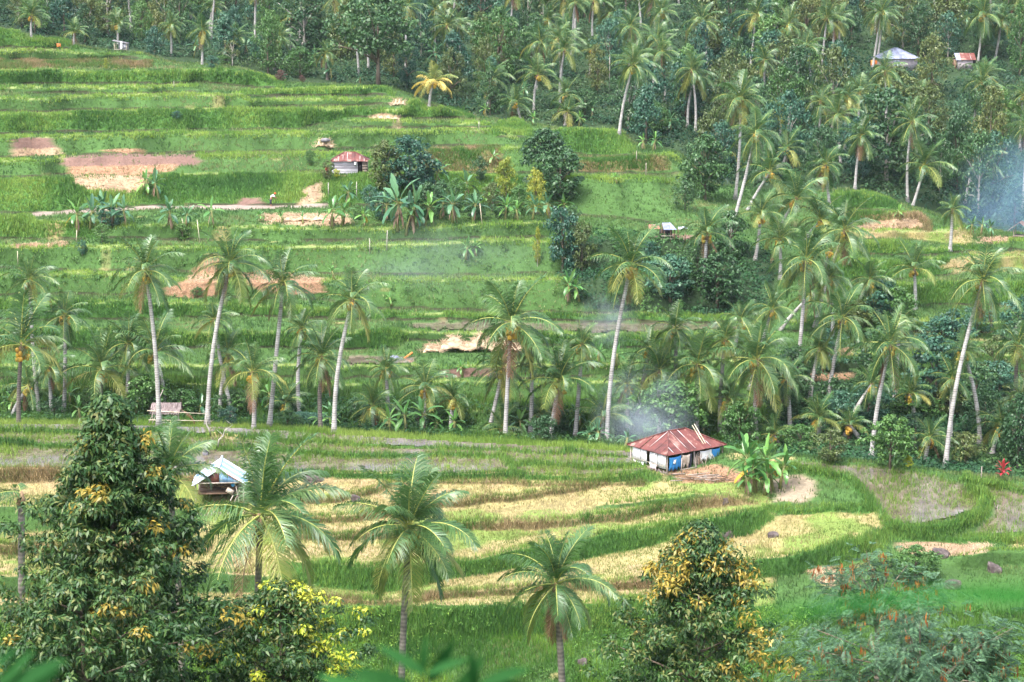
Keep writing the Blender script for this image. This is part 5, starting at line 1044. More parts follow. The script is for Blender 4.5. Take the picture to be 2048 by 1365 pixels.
# --- blue and white roofed shed
sp_ = ground(440, 1012); shed = empty('field_shed', sp_, math.radians(4)); tag(shed, 'open field shed with blue and white striped tin gable roof on posts', 'shed')
w2, dep, ez, rise = 1.75, 3.2, 1.75, 1.15
pk = lambda k, r: 'white_tin' if k % 2 == 0 else 'blue_tin'
roof_plane(shed, (-w2 - .25, -.3, ez - .15), (-w2 - .25, dep, ez - .15), (0, -.3, ez + rise), (0, dep, ez + rise), pk, sheet=.7, seam=False); roof_plane(shed, (w2 + .25, -.3, ez - .15), (w2 + .25, dep, ez - .15), (0, -.3, ez + rise), (0, dep, ez + rise), pk, sheet=.7, seam=False)
MB().bar((0, -.35, ez + rise + .04), (0, dep + .05, ez + rise + .04), .09, n=6).build('ridge_cap', M['white_tin'], shed)
for sx in (-1, 1):
    for y in (0, dep - .2): MB().bar((sx * w2, y, -.5), (sx * w2, y, ez), .06, n=6).build('post', M['wood'], shed)
    MB().bar((sx * (w2 + .22), -.28, ez - .2), (0, -.28, ez + rise - .08), .045, n=4).build('barge_board', M['rust_tin' if sx > 0 else 'white_tin'], shed)
mbg = MB(); 
for k in range(14):
    x = .08 + k * .105; hh = rise * (1 - x / w2) - .15
    if hh > .05: MB().box((x, -.12 + .012 * (k % 2), ez + hh / 2), (.1, .02, hh)).build('gable_sheet', M['blue_tin'], shed)
MB().box((-.32, -.12, ez + .38), (.6, .03, .72)).build('gable_board', M['red_tin'], shed)
MB().bar((-w2 - .2, -.15, ez - .02), (w2 + .3, -.15, ez - .02), .05, n=5).build('beam', M['wood'], shed)
for k in range(24):
    x = rr.uniform(-1.4, 1.2); z = rr.uniform(1.0, 1.6); MB().bar((x - .4, rr.uniform(.3, 2.2), z), (x + .4, rr.uniform(.3, 2.2), z + rr.uniform(-.1, .1)), .05, n=5).build('stored_log', M['wood_brown'], shed)
MB().box((0, 1.4, .85), (3.3, 2.6, .07)).build('platform', M['wood_brown'], shed)
MB().box((0, dep - .15, .9), (3.3, .04, 1.6)).build('back_screen', M['thatch'], shed)
for p, q in (((.8, -.3, -.3), (1.5, -.1, 1.2)), ((1.5, -.3, -.3), (1.2, 0, 1.5)), ((.3, -.25, .2), (1.5, -.2, -.2)), ((.4, -.25, -.3), (1.0, -.2, .8))): MB().bar(p, q, .035, n=5).build('brace', M['wood'], shed)
o = MB().box((0, 0, 0), (.55, .3, .34), M=Matrix.Rotation(.55, 3, 'Y')).build('wooden_box', M['sack']); o.location = sp_ + Vector((.75, .1, 1.08)); tag(o, 'tilted pale box on the platform edge of the blue-and-white roofed shed', 'box')
bm_ = MB(); ball(bm_, (0, 0, 0), .16, 1.1, 8, 5); o = bm_.build('blue_bundle', M['blue_tarp'], None, True); o.location = sp_ + Vector((.95, .3, 1.5)); tag(o, 'small blue bag hanging under the blue-and-white shed roof', 'bag')
for k in range(26):
    x = -2.2 + k * .17; MB().bar((x, -1.6 + rr.uniform(-.05, .05), -.9), (x + rr.uniform(-.04, .04), -1.6, rr.uniform(-.25, .05)), .035, n=5).build('fence_stake', M['wood'], shed)

# --- thatched field shelter
tb = ground(336, 849); ts = empty('thatched_shelter', tb); tag(ts, 'small grey thatched field shelter on posts at the edge of the palm grove', 'shelter')
def thatch_roof(root, x0, x1, y0, y1, z, rise, n=260, name='thatch', mat='thatch_straw', seed=1):
    ym = (y0 + y1) / 2; V = []; rng = np.random.default_rng(seed)
    for sy, ye in ((-1, y0), (1, y1)):
        MB().add([(x0, ye, z), (x1, ye, z), (x1, ym, z + rise), (x0, ym, z + rise)], [(0, 1, 2, 3)]).build('roof_slope', M['thatch'], root)
        for k in range(n):
            x = rng.uniform(x0, x1); t = rng.random() * .85; p = np.array([x, ym + (ye - ym) * t, z + rise * (1 - t) + .03]); d = np.array([rng.normal() * .08, (ye - ym) * .45, -rise * .45 - .04]); w = .03
            V += [p - (w, 0, 0), p + (w, 0, 0), p + d + (w * .4, 0, .04 * rng.random()), p + d - (w * .4, 0, 0)]
    V = np.array(V); o = link(name, mesh(name, V, [np.arange(len(V)).reshape(-1, 4)], M[mat]), root); o['kind'] = 'stuff'
thatch_roof(ts, -1.25, 1.15, -.9, .9, 1.35, .62)
for x, y in ((-.75, -.7), (.75, -.7), (-.75, .7), (.75, .7)): MB().bar((x, y, -.4), (x, y, 1.4), .05, n=6).build('post', M['bamboo'], ts)
MB().box((0, 0, .42), (1.7, 1.5, .06)).build('platform', M['wood'], ts); MB().bar((-1.5, -.95, 1.5), (3.5, -.9, 1.2), .04, n=6).build('long_pole', M['bamboo'], ts); MB().bar((-1.4, -.95, .72), (3.7, -.9, .62), .04, n=6).build('long_pole', M['bamboo'], ts)
for p, q in (((-1.5, -.9, -.3), (-.6, -.8, 1.5)), ((-1.6, -1, .0), (-.2, -.6, 3.2)), ((-1.3, .3, -.3), (-1.3, .3, 1.6)), ((1.2, -.6, 1.4), (1.6, -.6, 1.3))): MB().bar(p, q, .035, n=5).build('prop', M['wood'], ts)
f = link('dead_palm_frond', frond(-28, 'd', False, random.Random(2)), None, tb + Vector((1.2, -.7, 1.55))); f.rotation_euler = (0, 0, -.1); f.scale = (2.0, 1.2, 1.6); tag(f, 'dry brown palm leaf drooping from the right end of the thatched shelter', 'palm leaf')
for k in range(7): MB().bar((-.45 + k * .14, -.5, .5), (-.4 + k * .14, .3, .52), .07, n=6).build('firewood', M['wood_brown'], ts)

# --- stone shrine post
sb_ = ground(411, 908); sh = empty('stone_shrine', sb_); tag(sh, 'narrow dark stone shrine post with a wide cap behind the blue-and-white shed', 'shrine')
MB().box((0, 0, .2), (.40, .40, .5)).build('base', M['stone'], sh); MB().box((0, 0, .62), (.28, .28, .42)).build('shaft', M['stone'], sh); MB().box((0, 0, .86), (.36, .36, .08)).build('ledge', M['stone'], sh); MB().tube([(0, 0, .9), (0, 0, 1.02), (0, 0, 1.1), (0, 0, 1.2)], [.12, .14, .26, .10], 8).build('cap', M['stone'], sh); MB().tube([(0, 0, 1.2), (0, 0, 1.35)], [.07, .02], 6).build('finial', M['stone'], sh)
for k, (u, v, lab, pts) in enumerate(((421, 872, 'pale bare branch standing left in the flooded paddy behind the shrine', [(0, 0, 0), (-.12, 0, .5), (-.3, 0, .9), (-.3, 0, 1.5), (-.1, 0, 2.0)]), (436, 896, 'pale crooked branch standing right of the shrine in the paddy', [(0, 0, 0), (.08, 0, .6), (.45, 0, .95), (.55, 0, 1.35), (1.2, 0, 1.8)]))):
    b = empty('bare_branch', ground(u, v)); tag(b, lab, 'branch', 'bare branches in the paddy'); m_ = MB().tube(pts, [.07, .06, .05, .03, .012], 6); m_.build('stem', M['bark_pale'], b, True)
    for q in range(4):
        p = Vector(pts[2 + q % 3]); MB().bar(p, p + Vector((rr.uniform(-.6, .6), rr.uniform(-.2, .2), rr.uniform(.2, .6))), .02, .006, 4).build('twig', M['bark_pale'], b)

# --- plank hut on the hill
pb = ground(664, 349); ph = empty('plank_hut', pb, .03); tag(ph, 'small grey plank hut with red-and-white striped tin roof on the upper terraces', 'hut')
D_ = pb.y; wl = px(70, D_); wh = px(27, D_); dp = 2.8
hip_roof(ph, wl, dp, wh, px(16, D_), px(22, D_), .18, lambda k, r: 'red_tin', sheet=.5)
for k in range(9):
    z = wh * (k + .5) / 9; MB().box((wl * .37, 0, z), (wl * .74, .04 + .01 * (k % 2), wh / 9 - .015)).build('plank', M['plank'], ph)
for k in range(4): MB().box((wl * .94, .02, wh * (.25 + .2 * k)), (wl * .14, .04, wh * .17)).build('plank', M['wood'], ph)
MB().box((wl * .8, .3, wh * .5), (wl * .13, .03, wh)).build('door', M['dark'], ph); MB().box((0, dp / 2, wh / 2), (.05, dp - .1, wh)).build('side_wall', M['plank'], ph); MB().box((wl, dp / 2, wh / 2), (.05, dp - .1, wh)).build('side_wall', M['wood'], ph); MB().box((wl / 2, dp, wh / 2), (wl, .05, wh)).build('back_wall', M['plank'], ph)
MB().box((wl * .5, .5, -.15), (wl, 2.2, .25)).build('foundation', M['wood_brown'], ph)
drape(ph, 'hanging_cloth', 'white', (wl * .64, -.1, wh * .97), (wl * .70, -.1, wh * .97), wh * .25, nx=3, seed=3)

# --- grey-roofed forest house
gb = ground(1776, 143); D_ = gb.y; fh = empty('forest_house', gb, math.radians(20.7)); tag(fh, 'mauve-walled house with grey tin hip roof half hidden in the forest', 'house')
s_ = px(66, D_); wh = px(24, D_)
hip_roof(fh, s_, s_ * .85, wh, px(20, D_), s_ * .12, .35, lambda k, r: 'grey_tin' if r.random() < .93 else 'rust_tin', sheet=.8, seam=False)
Wd = s_ * .85
for nm, c, sz in (('wall', (s_ / 2, 0, wh / 2), (s_, .12, wh)), ('wall', (0, Wd / 2, wh / 2), (.12, Wd, wh)), ('wall', (s_, Wd / 2, wh / 2), (.12, Wd, wh)), ('wall', (s_ / 2, Wd, wh / 2), (s_, .12, wh))): MB().box(c, sz).build(nm, M['plaster'], fh)
for x in (.22, .34): 
    w_ = MB().box((s_ * x, -.08, wh * .55), (s_ * .09, .05, wh * .6)).build('window', M['white_tin'], fh)
    for z in (.42, .68): MB().box((s_ * x, -.115, wh * z), (s_ * .07, .03, wh * .22)).build('pane', M['glass'], w_)
MB().box((-.08, Wd * .35, wh * .5), (.05, Wd * .2, wh * .85)).build('door', M['dark'], fh)
o = MB().box((0, 0, 0), (1.0, .06, 1.0)).build('orange_door_panel', M['orange']); o.location = at(1748, 127, gb.y + 1.0); tag(o, 'small orange door panel left of the grey-roofed forest house', 'door')
lw = empty('garden_wall', at(1735, 140, gb.y + .5)); tag(lw, 'low grey block wall at the left of the forest house', 'wall'); 
for i in range(6):
    for j in range(3): MB().box((-1.5 + i * .6 + .3 * (j % 2), 0, -1.2 + j * .45), (.58, .2, .43)).build('block', M['plaster'], lw)
# --- rust-roofed hut
rb = ground(1931, 140); D_ = rb.y; rh = empty('forest_hut', rb); tag(rh, 'tiny forest hut with rust-red and grey tin gable roof', 'hut')
w_ = px(40, D_); wh = px(20, D_)
roof_plane(rh, (-w_ / 2, -.3, wh), (w_ / 2, -.3, wh), (-w_ / 2 - .1, 1.4, wh + px(13, D_)), (w_ / 2 + .05, 1.4, wh + px(13, D_)), lambda k, r: 'grey_tin' if k == 0 else 'red_tin', sheet=.8); roof_plane(rh, (-w_ / 2, 3.0, wh), (w_ / 2, 3.0, wh), (-w_ / 2, 1.4, wh + px(13, D_)), (w_ / 2, 1.4, wh + px(13, D_)), lambda k, r: 'red_tin', sheet=.8, seam=False)
for nm, c, sz, mt in (('front_wall', (-.1, 0, wh / 2), (w_ * .75, .1, wh), 'plaster'), ('side_wall', (-w_ / 2 + .1, 1.4, wh / 2), (.1, 2.7, wh), 'wood_brown'), ('side_wall', (w_ / 2 - .1, 1.4, wh / 2), (.1, 2.7, wh), 'dark'), ('back_wall', (0, 2.8, wh / 2), (w_, .1, wh), 'plaster')): MB().box(c, sz).build(nm, M[mt], rh)
# --- tin lean-to
lb = ground(1335, 486); D_ = lb.y; lt = empty('lean_to', lb); tag(lt, 'open lean-to with blue-grey tin roof above a dark earth bank', 'shed')
a = px(1, D_)
roof_plane(lt, (-8 * a, -.3, 25 * a), (18 * a, -.3, 25 * a), (-14 * a, 2.6, 33 * a), (9 * a, 2.6, 33 * a), lambda k, r: 'grey_tin', sheet=.7, seam=False); roof_plane(lt, (-36 * a, .1, 26 * a), (-15 * a, .1, 26 * a), (-38 * a, 1.8, 31 * a), (-16 * a, 1.8, 31 * a), lambda k, r: 'rust_tin', sheet=.6); roof_plane(lt, (22 * a, 0, 26 * a), (40 * a, 0, 27 * a), (22 * a, .8, 28 * a), (40 * a, .8, 29 * a), lambda k, r: 'white_tin', sheet=.6, seam=False)
for x, y in ((-6, 0), (6, 0), (14, 0), (-34, .3), (36, .3), (-8, 2.4), (10, 2.4), (-36, 1.7), (22, .4)): MB().bar((x * a, y, -.4), (x * a, y, 26 * a + .12 * y), .05, n=5).build('post', M['wood_brown'], lt)
for z in (6, 12): MB().bar((-14 * a, -.05, z * a), (10 * a, -.05, z * a), .04, n=5).build('rail', M['wood'], lt)
MB().box((0, 2.5, 10 * a), (26 * a, .05, 20 * a)).build('back_wall', M['dark'], lt)
# --- tiny open hut at the top
tb2 = ground(241, 103); D_ = tb2.y; th = empty('open_hut', tb2); tag(th, 'tiny open hut with dark sloping roof on the topmost terrace at left', 'hut'); a = px(1, D_)
mbx = MB(); mbx.add([(-16 * a, -.2, 21 * a), (15 * a, -.2, 15 * a), (15 * a, 1.6, 16 * a), (-16 * a, 1.6, 22 * a), (-16 * a, -.2, 20 * a), (15 * a, -.2, 14 * a), (15 * a, 1.6, 15 * a), (-16 * a, 1.6, 21 * a)], [(0, 1, 2, 3), (4, 7, 6, 5), (0, 4, 5, 1), (1, 5, 6, 2), (2, 6, 7, 3), (3, 7, 4, 0)]); mbx.build('roof', M['ash'], th)
for x in (-12, 12): 
    for y in (0, 1.4): MB().bar((x * a, y, -.3), (x * a, y, 16 * a), .05, n=5).build('post', M['bamboo'], th)
MB().box((0, .7, 3 * a), (26 * a, 1.5, .08)).build('platform', M['wood'], th); MB().box((8 * a, 0, 9 * a), (8 * a, .05, 11 * a)).build('slat_wall', M['plank'], th); drape(th, 'white_cloth', 'white', (.5 * a, -.22, 19 * a), (4.5 * a, -.22, 18.5 * a), 15 * a, nx=3)
MB().box((3 * a, 1.4, 9 * a), (20 * a, .04, 11 * a)).build('back_wall', M['plank'], th)
# --- thatched hut at the right edge
rb2 = ground(2040, 478); D_ = rb2.y; tr2 = empty('thatched_hut', rb2, 1.2); tag(tr2, 'small straw-thatched hut on posts at the right edge among the smoke', 'hut'); a = px(1, D_)
thatch_roof(tr2, -1.2, 1.2, -18 * a, 18 * a, 20 * a, 14 * a, 160, seed=4)
for x in (-.9, .9):
    for y in (-11, 11): MB().bar((x, y * a, -.3), (x, y * a, 21 * a), .05, n=5).build('post', M['wood'], tr2)
MB().box((0, 0, 6 * a), (2, 24 * a, .08)).build('platform', M['wood'], tr2)

# --- boulders
def rock(u, v, wpx, hpx, label, D=None):
    b = ground(u, v); w, h = px(wpx * .85, b.y), px(hpx * .85, b.y); bm = bmesh.new(); bmesh.ops.create_icosphere(bm, subdivisions=3, radius=1); rg = random.Random(int(u + v)); ph_ = [rg.uniform(0, 6) for _ in range(9)]
    for v_ in bm.verts:
        c = v_.co; k_ = 1 + .16 * math.sin(c.x * 3 + ph_[0]) * math.sin(c.y * 2.7 + ph_[1]) + .12 * math.sin(c.z * 5 + ph_[2] + c.x * 2) + .06 * math.sin(c.x * 9 + ph_[3]) * math.sin(c.y * 8 + ph_[4])
        q = c * k_; q = Vector([max(-.8, min(.78, q[a_])) for a_ in range(3)]) * (1 + rg.uniform(-.035, .035)); v_.co = (q.x * w / 1.6, q.y * w / 2.2, max(-.5, q.z + .25 * q.x * math.sin(ph_[5])) * h / 1.25)
    me = bpy.data.meshes.new('boulder'); bm.to_mesh(me); bm.free(); me.materials.append(M['rock'])
    for p in me.polygons: p.use_smooth = len(p.vertices) and rg.random() < .0
    o = link('boulder', me, None, b + Vector((0, .1, h * .1))); o.rotation_euler.z = rg.uniform(-.5, .5); tag(o, label, 'boulder', 'boulders on the terraces')
for r in [(628, 962, 44, 20, 'dark flat-topped boulder by the straw edge right of the blue shed'), (711, 1006, 22, 20, 'small dark boulder at the left end of the stubble terraces'), (1455, 1074, 28, 20, 'black boulder in the bank under the stubble field'), (1546, 1076, 26, 16, 'pale grey boulder at the foot of the bank right of the black one'), (1452, 1006, 16, 16, 'small upright boulder in the bank below the red-roofed hut'),
        (1882, 1112, 40, 26, 'large grey boulder beside the bright green bush'), (1990, 1146, 36, 26, 'large brown boulder at the right edge below the paddy'), (1156, 1238, 26, 26, 'pale boulder in the grass right of the lowest palm'), (1905, 1175, 40, 22, 'dark low boulder behind the feathery saplings'), (1165, 1330, 24, 22, 'small boulder in the grass at the bottom edge')]: rock(*r)
# --- straw heaps
def straw(u, v, wpx, hpx, label, n, seed, cap=None):
    b = ground(u, v); w, h = px(wpx, b.y), px(hpx, b.y); root = empty('straw_heap', b); rng = np.random.default_rng(seed); V = []; Q = []; nx, ny = 18, 6
    for j in range(ny + 1):
        for i in range(nx + 1):
            s = i / nx * 2 - 1; t = j / ny; V.append((s * w / 2, -.25 + 1.6 * t, h * max(0, 1 - s * s) ** .5 * math.sin(math.pi * min(1, .12 + t * .9)) * (.75 + .3 * math.sin(i * 1.3 + seed)) - .05))
    for j in range(ny):
        for i in range(nx): a_ = j * (nx + 1) + i; Q.append((a_, a_ + 1, a_ + nx + 2, a_ + nx + 1))
    MB().add(V, Q).build('heap', M['straw'], root)
    k = rng.integers(0, len(V), n); P_ = np.array(V)[k] + rng.normal(size=(n, 3)) * np.array([.15, .12, .05]); d = rng.normal(size=(n, 3)) * np.array([1, .6, .6]); d[:, 2] = np.abs(d[:, 2]) * .6; d /= np.linalg.norm(d, axis=1, keepdims=True)
    s_v = np.cross(d, [0, 1, 0]) * .03; l = (.3 + .5 * rng.random(n))[:, None]
    A = np.stack([P_ - s_v, P_ + s_v, P_ + d * l], 1).reshape(-1, 3); o = link('loose_straw', mesh('loose_straw', A, [np.arange(len(A)).reshape(-1, 3)], M['straw']), root); o['kind'] = 'stuff'
    if cap: bm2 = MB(); ball(bm2, (w * .08, .1, h * .75), w * .28, .45, 9, 5); bm2.build('ash_top', M['ash'], root)
    tag(root, label, 'straw heap')
straw(950, 706, 215, 36, 'long pale heap of rice straw behind the palms at centre', 2200, 1); straw(648, 294, 36, 18, 'small straw mound with grey ash on top, on the upper terrace', 300, 3, True); straw(620, 442, 120, 14, 'flat spread of straw below the path by the bending person', 700, 5)
straw(770, 238, 56, 8, 'thin strip of tan straw on the terrace left of the yellow palm', 200, 6)
straw(797, 212, 28, 14, 'small brown heap of hay on the terrace edge left of the yellow palm', 200, 7)
# --- grey bundle in the pool
bb = ground(795, 717); bn = empty('field_bundle', bb); tag(bn, 'grey covered bundle with an orange handle lying in the muddy pool', 'bundle')
bm = MB(); ball(bm, (-.3, 0, .28), .5, .62, 9, 6); ball(bm, (.25, 0, .2), .36, .55, 8, 5); bm.build('cover', M['grey_tin'], bn, True); MB().bar((.5, 0, .2), (1.4, 0, .85), .06, .09, 6).build('handle', M['orange'], bn); MB().bar((.3, -.2, .1), (1.1, -.25, .12), .06, n=5).build('frame', M['wood_brown'], bn)
# --- bending person on the path
pp = ground(542, 412); hu = .95
def figure(name, J, EDG, R_, mat, parent=None, sub=1):
    me = bpy.data.meshes.new(name); me.from_pydata(J, EDG, []); me.materials.append(mat); o = link(name, me, parent); sk = o.modifiers.new('skin', 'SKIN'); sk.use_smooth_shade = True
    for i, r in enumerate(R_): me.skin_vertices[0].data[i].radius = (r, r); 
    me.skin_vertices[0].data[0].use_root = True
    o.modifiers.new('sub', 'SUBSURF').levels = sub; o.modifiers['sub'].render_levels = sub; return o
J = [(0, 0, .92), (.12, 0, 1.12), (.30, 0, 1.30), (.40, 0, 1.36), (.50, 0, 1.36), (.56, 0, 1.34), (-.02, .11, .50), (.02, .11, .08), (.14, .11, .04), (-.02, -.11, .50), (-.06, -.11, .08), (.08, -.11, .04), (.30, .19, 1.26), (.44, .2, 1.0), (.60, .16, .92), (.67, .15, .89), (.30, -.19, 1.26), (.42, -.2, 1.02), (.58, -.16, .9), (.65, -.15, .87)]
EG = [(0, 1), (1, 2), (2, 3), (3, 4), (4, 5), (0, 6), (6, 7), (7, 8), (0, 9), (9, 10), (10, 11), (2, 12), (12, 13), (13, 14), (14, 15), (2, 16), (16, 17), (17, 18), (18, 19)]
RA = [.13, .12, .14, .06, .095, .09, .075, .05, .04, .075, .05, .04, .055, .042, .034, .03, .055, .042, .034, .03]
body = figure('person', J, EG, RA, M['skin']); body.location = pp; tag(body, 'person in a white shirt and dark trousers bending forward on the terrace path', 'person')
figure('shirt', [J[0], J[1], J[2], J[12], J[13], J[16], J[17]], [(0, 1), (1, 2), (2, 3), (3, 4), (2, 5), (5, 6)], [.16, .155, .17, .08, .065, .08, .065], M['white'], body)
figure('trousers', [J[0], J[6], (.02, .11, .15), J[9], (-.06, -.11, .15)], [(0, 1), (1, 2), (0, 3), (3, 4)], [.165, .11, .08, .11, .08], M['black_cloth'], body)
MB().tube([(.48, 0, 1.40), (.52, 0, 1.47), (.56, 0, 1.50)], [.15, .12, .04], 9).build('red_hat', M['redcloth'], body)
# --- made-up orange cloth standing in for a person by the top terrace
o = empty('person_stand_in', ground(118, 97)); tag(o, 'orange cloth on a stake, stand-in for a person by the top-left grass mound', 'marker'); MB().bar((0, 0, -.2), (0, 0, 1.0), .03, n=5).build('stake', M['wood'], o); MB().bar((-.35, 0, .75), (.35, 0, .7), .025, n=5).build('crossbar', M['wood'], o); drape(o, 'orange_cloth', 'orange', (-.3, -.05, .8), (.3, -.05, .78), .5, nx=4)
# --- posts and sticks
for k, (u, v, h, t, mt, lab) in enumerate([(657, 394, 28, 0, 'bark_pale', 'pale post left of the plank hut front steps'), (713, 398, 34, .02, 'bark_pale', 'pale post below the plank hut door'), (400, 484, 46, -.1, 'bamboo', 'thin bamboo stick left of the tall palms on the bank'), (372, 466, 30, -.25, 'bamboo', 'short slanting bamboo stick beside the banana clump'), (152, 486, 26, .1, 'bamboo', 'bamboo stick under the leftmost banana plant'), (739, 508, 30, .03, 'bark_pale', 'pale sapling stake below the plank hut bananas'), (773, 502, 42, .05, 'bark_pale', 'taller pale stake below the big banana clump'),
        (965, 452, 44, -.12, 'bamboo', 'slanting bamboo stick below the middle banana plants'), (36, 528, 24, 0, 'bamboo', 'short stick on the bank at the left edge'), (1273, 324, 22, 0, 'wood', 'small post by the bright terrace corner'), (1292, 350, 24, 0, 'wood', 'small post on the terrace right of the tiny banana'), (1962, 962, 30, .02, 'wood', 'thin stake on the bund left of the red plant'), (958, 262, 18, 0, 'bark_pale', 'white stake on the terrace below the yellow-fronded palm'), (348, 175, 12, 0, 'bark_pale', 'short white stake on the upper left terrace'), (1219, 180, 70, 0, 'bark_pale', 'tall thin pole in the forest below the upper palms')]):
    b = ground(u, v); hh = px(h, b.y); o = MB().bar((0, 0, -.25), (t * hh, 0, hh), .045, .035, 6).build('stake', M[mt]); o.location = b; tag(o, lab, 'stake', 'stakes on the terraces')
# --- small flowering plants
rp = ground(2005, 962); o = empty('red_plant', rp); tag(o, 'small plant with bright red leaves on the bund at right', 'plant')
for k in range(26): 
    f = link('leaf', bleaf(fr.choice([82, 66, 48, 28]), 'leaf_red', fr), o, (0, 0, .3 + .025 * k)); f.rotation_euler = (0, 0, k * 2.4); f.scale = (.75, .75, .75)
MB().bar((0, 0, -.1), (0, 0, .95), .03, n=5).build('stem', M['bark'], o)
for u, v, w, h, mt, lab in ((655, 352, 12, 22, 'leaf_red', 'red-flowered shrub at the left of the plank hut'), (672, 354, 16, 18, 'leaf_lime', 'yellow-flowered shrub in front of the plank hut wall'), (1596, 1190, 0, 0, '', '')):
    if w: tree(u, v, w, h, 'round', mt, label=lab, name='shrub', cat='shrub')
# --- leaves close to the camera
def near_leaf(L, wd, seed):
    rng = np.random.default_rng(seed); K = 10; V = []; Q = []
    for k in range(K + 1):
        t = k / K; w = wd * math.sin(math.pi * min(1, .04 + .96 * t)) ** .8 * (1 - .25 * t); z = -.25 * L * t * t + .02 * L; V += [(t * L, -w, z + .22 * w), (t * L, 0, z - .0), (t * L, w, z + .22 * w)]
    for k in range(K): b = 3 * k; Q += [(b, b + 3, b + 4, b + 1), (b + 1, b + 4, b + 5, b + 2)]
    return V, Q
M['near_leaf'] = leafmat('near_leaf', [(0, (.008, .045, .010)), (.5, (.016, .07, .016)), (1, (.03, .11, .026))], rough=.8, trans=.25, objvar=1, spec=.1)
NL = [MB().add(*near_leaf(1, .13, k)).mesh('leaf', M['near_leaf'], True) for k in range(2)]
M['blade'] = leafmat('near_blade', [(0, (.014, .085, .014)), (1, (.02, .11, .018))], rough=.85, trans=.15, objvar=1, spec=.05)
NB = [MB().add(*near_leaf(1, .017, k)).mesh('leaf', M['blade'], True) for k in range(2)]
def near_plant(stem_uv, D, leaves, label, meshes=NL, name='leafy_shrub'):
    rg = random.Random(int(stem_uv[0])); t = at(*stem_uv, D); gz = ground_z(t.x, D); root = empty(name, (t.x, D, gz)); H = t.z - gz
    MB().tube([(0, 0, -.05), (.03, .02, H * .5), (0, 0, H)], [.012, .009, .005], 6).build('stem', M['banana_stem'], root)
    for (u0, v0, u1, v1, dd) in leaves:
        a = at(u0, v0, D + dd) - root.location; b = at(u1, v1, D + dd * .6) - root.location; d = b - a; L = d.length
        o = link('leaf', meshes[rg.randrange(2)], root, a); o.rotation_mode = 'QUATERNION'; X_ = d.normalized(); Y_ = Vector((0, -1, .45)).cross(X_).normalized(); Z_ = X_.cross(Y_); o.rotation_quaternion = Matrix((X_, Y_, Z_)).transposed().to_quaternion() @ Matrix.Rotation(rg.uniform(-.5, .5), 3, 'X').to_quaternion(); o.scale = (L, L, L)
    tag(root, label, 'shrub')
near_plant((850, 1390), 3.6, [(850, 1350, 760, 1285, 0), (845, 1345, 850, 1285, .1), (855, 1350, 935, 1310, 0), (860, 1360, 900, 1300, .2), (800, 1400, 630, 1355, 0), (830, 1375, 700, 1340, .1), (960, 1370, 1060, 1330, 0), (950, 1380, 945, 1310, .1), (945, 1385, 1050, 1365, 0), (900, 1400, 960, 1335, .2), (760, 1420, 780, 1330, 0)], 'blurred leafy shrub tips close to the camera at the bottom centre')
near_plant((-10, 1420), 3.4, [(-10, 1380, 60, 1300, 0), (0, 1390, 120, 1310, 0), (-5, 1400, 110, 1350, .1), (-20, 1350, 30, 1290, 0)], 'blurred leafy shrub tips close to the camera at the bottom left corner')
near_plant((2420, 1500), 1.25, [(2300, 1180, 1440, 1186, 0), (2420, 1215, 1900, 1200, .15)], 'long blurred grass blade crossing close to the camera at right', NB, 'grass_plant')
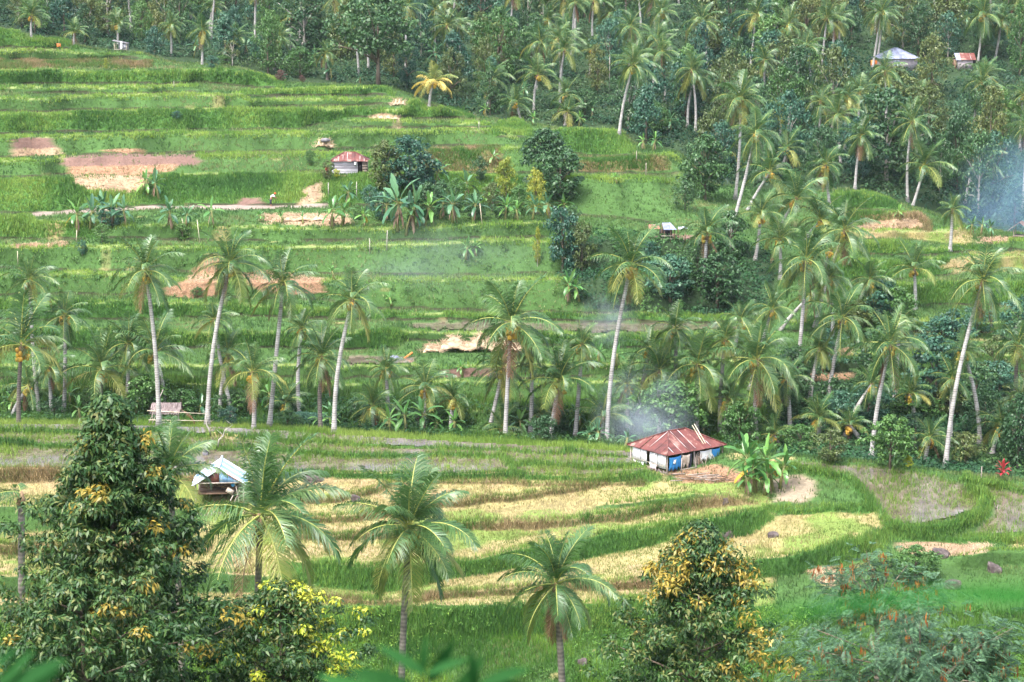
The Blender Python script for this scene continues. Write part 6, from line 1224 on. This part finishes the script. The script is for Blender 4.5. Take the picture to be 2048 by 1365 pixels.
# --- smoke
def smoke(name, c, size, dens, label, seed, colr=(.76, .90, 1, 1)):
    bm = bmesh.new(); bmesh.ops.create_icosphere(bm, subdivisions=3, radius=1); me = bpy.data.meshes.new(name); bm.to_mesh(me); bm.free()
    m, t, out = newmat('smoke_volume'); L = t.links; pv = N(t, 'ShaderNodeVolumePrincipled'); pv.inputs['Color'].default_value = colr
    tc = N(t, 'ShaderNodeTexCoord'); ln = N(t, 'ShaderNodeVectorMath', operation='LENGTH'); L.new(tc.outputs['Object'], ln.inputs[0])
    mr = N(t, 'ShaderNodeMapRange'); mr.inputs[1].default_value = 1; mr.inputs[2].default_value = .1; mr.inputs[3].default_value = 0; mr.inputs[4].default_value = 1; L.new(ln.outputs['Value'], mr.inputs[0])
    nz = N(t, 'ShaderNodeTexNoise'); nz.inputs['Scale'].default_value = 1.8; nz.inputs['Detail'].default_value = 3; mp = N(t, 'ShaderNodeMapping'); mp.inputs['Location'].default_value = (seed * 3.1, 0, 0); L.new(tc.outputs['Object'], mp.inputs[0]); L.new(mp.outputs[0], nz.inputs['Vector'])
    m2 = N(t, 'ShaderNodeMapRange'); m2.inputs[1].default_value = .38; m2.inputs[2].default_value = .68; L.new(nz.outputs[0], m2.inputs[0])
    mu = N(t, 'ShaderNodeMath', operation='MULTIPLY'); L.new(mr.outputs[0], mu.inputs[0]); L.new(m2.outputs[0], mu.inputs[1]); m3 = N(t, 'ShaderNodeMath', operation='MULTIPLY'); m3.inputs[1].default_value = dens; L.new(mu.outputs[0], m3.inputs[0]); L.new(m3.outputs[0], pv.inputs['Density']); L.new(pv.outputs[0], out.inputs['Volume'])
    me.materials.append(m); o = link(name, me, None, c); o.scale = size; tag(o, label, 'smoke', kind='stuff')
smoke('smoke', at(1288, 828, 156), (4.6, 3, 4.2), .17, 'blue-white smoke rising behind the red-roofed hut', 1)
smoke('smoke', at(2030, 395, 246), (9, 5, 8), .12, 'blue smoke drifting over the forest edge at far right', 2, (.42, .70, .98, 1))
smoke('smoke', at(880, 520, 196), (12, 5, 4.2), .03, 'thin veil of smoke drifting over the middle bank', 3)
smoke('smoke', at(1215, 640, 182), (3.2, 3, 3.0), .10, 'faint smoke beside the tall palm trunk', 4)
give_labels()
# --- the air
M['haze'], t_, out_ = newmat('haze_air'); pv = N(t_, 'ShaderNodeVolumePrincipled'); pv.inputs['Color'].default_value = (.80, .90, 1, 1); pv.inputs['Density'].default_value = HAZE; t_.links.new(pv.outputs[0], out_.inputs['Volume'])
b = np.stack([ax_, ay, az], -1).reshape(-1, 3); lo, hi = b.min(0) - 5, b.max(0) + 5
zmax = max(hi[2], 75)
hz = MB().box(((lo[0] + hi[0]) / 2, (lo[1] + hi[1]) / 2, (lo[2] + 4 - 0 + zmax) / 2), (hi[0] - lo[0], hi[1] - lo[1], zmax - lo[2] - 4)).build('haze', M['haze']); tag(hz, 'thin bluish haze filling the valley', kind='stuff')
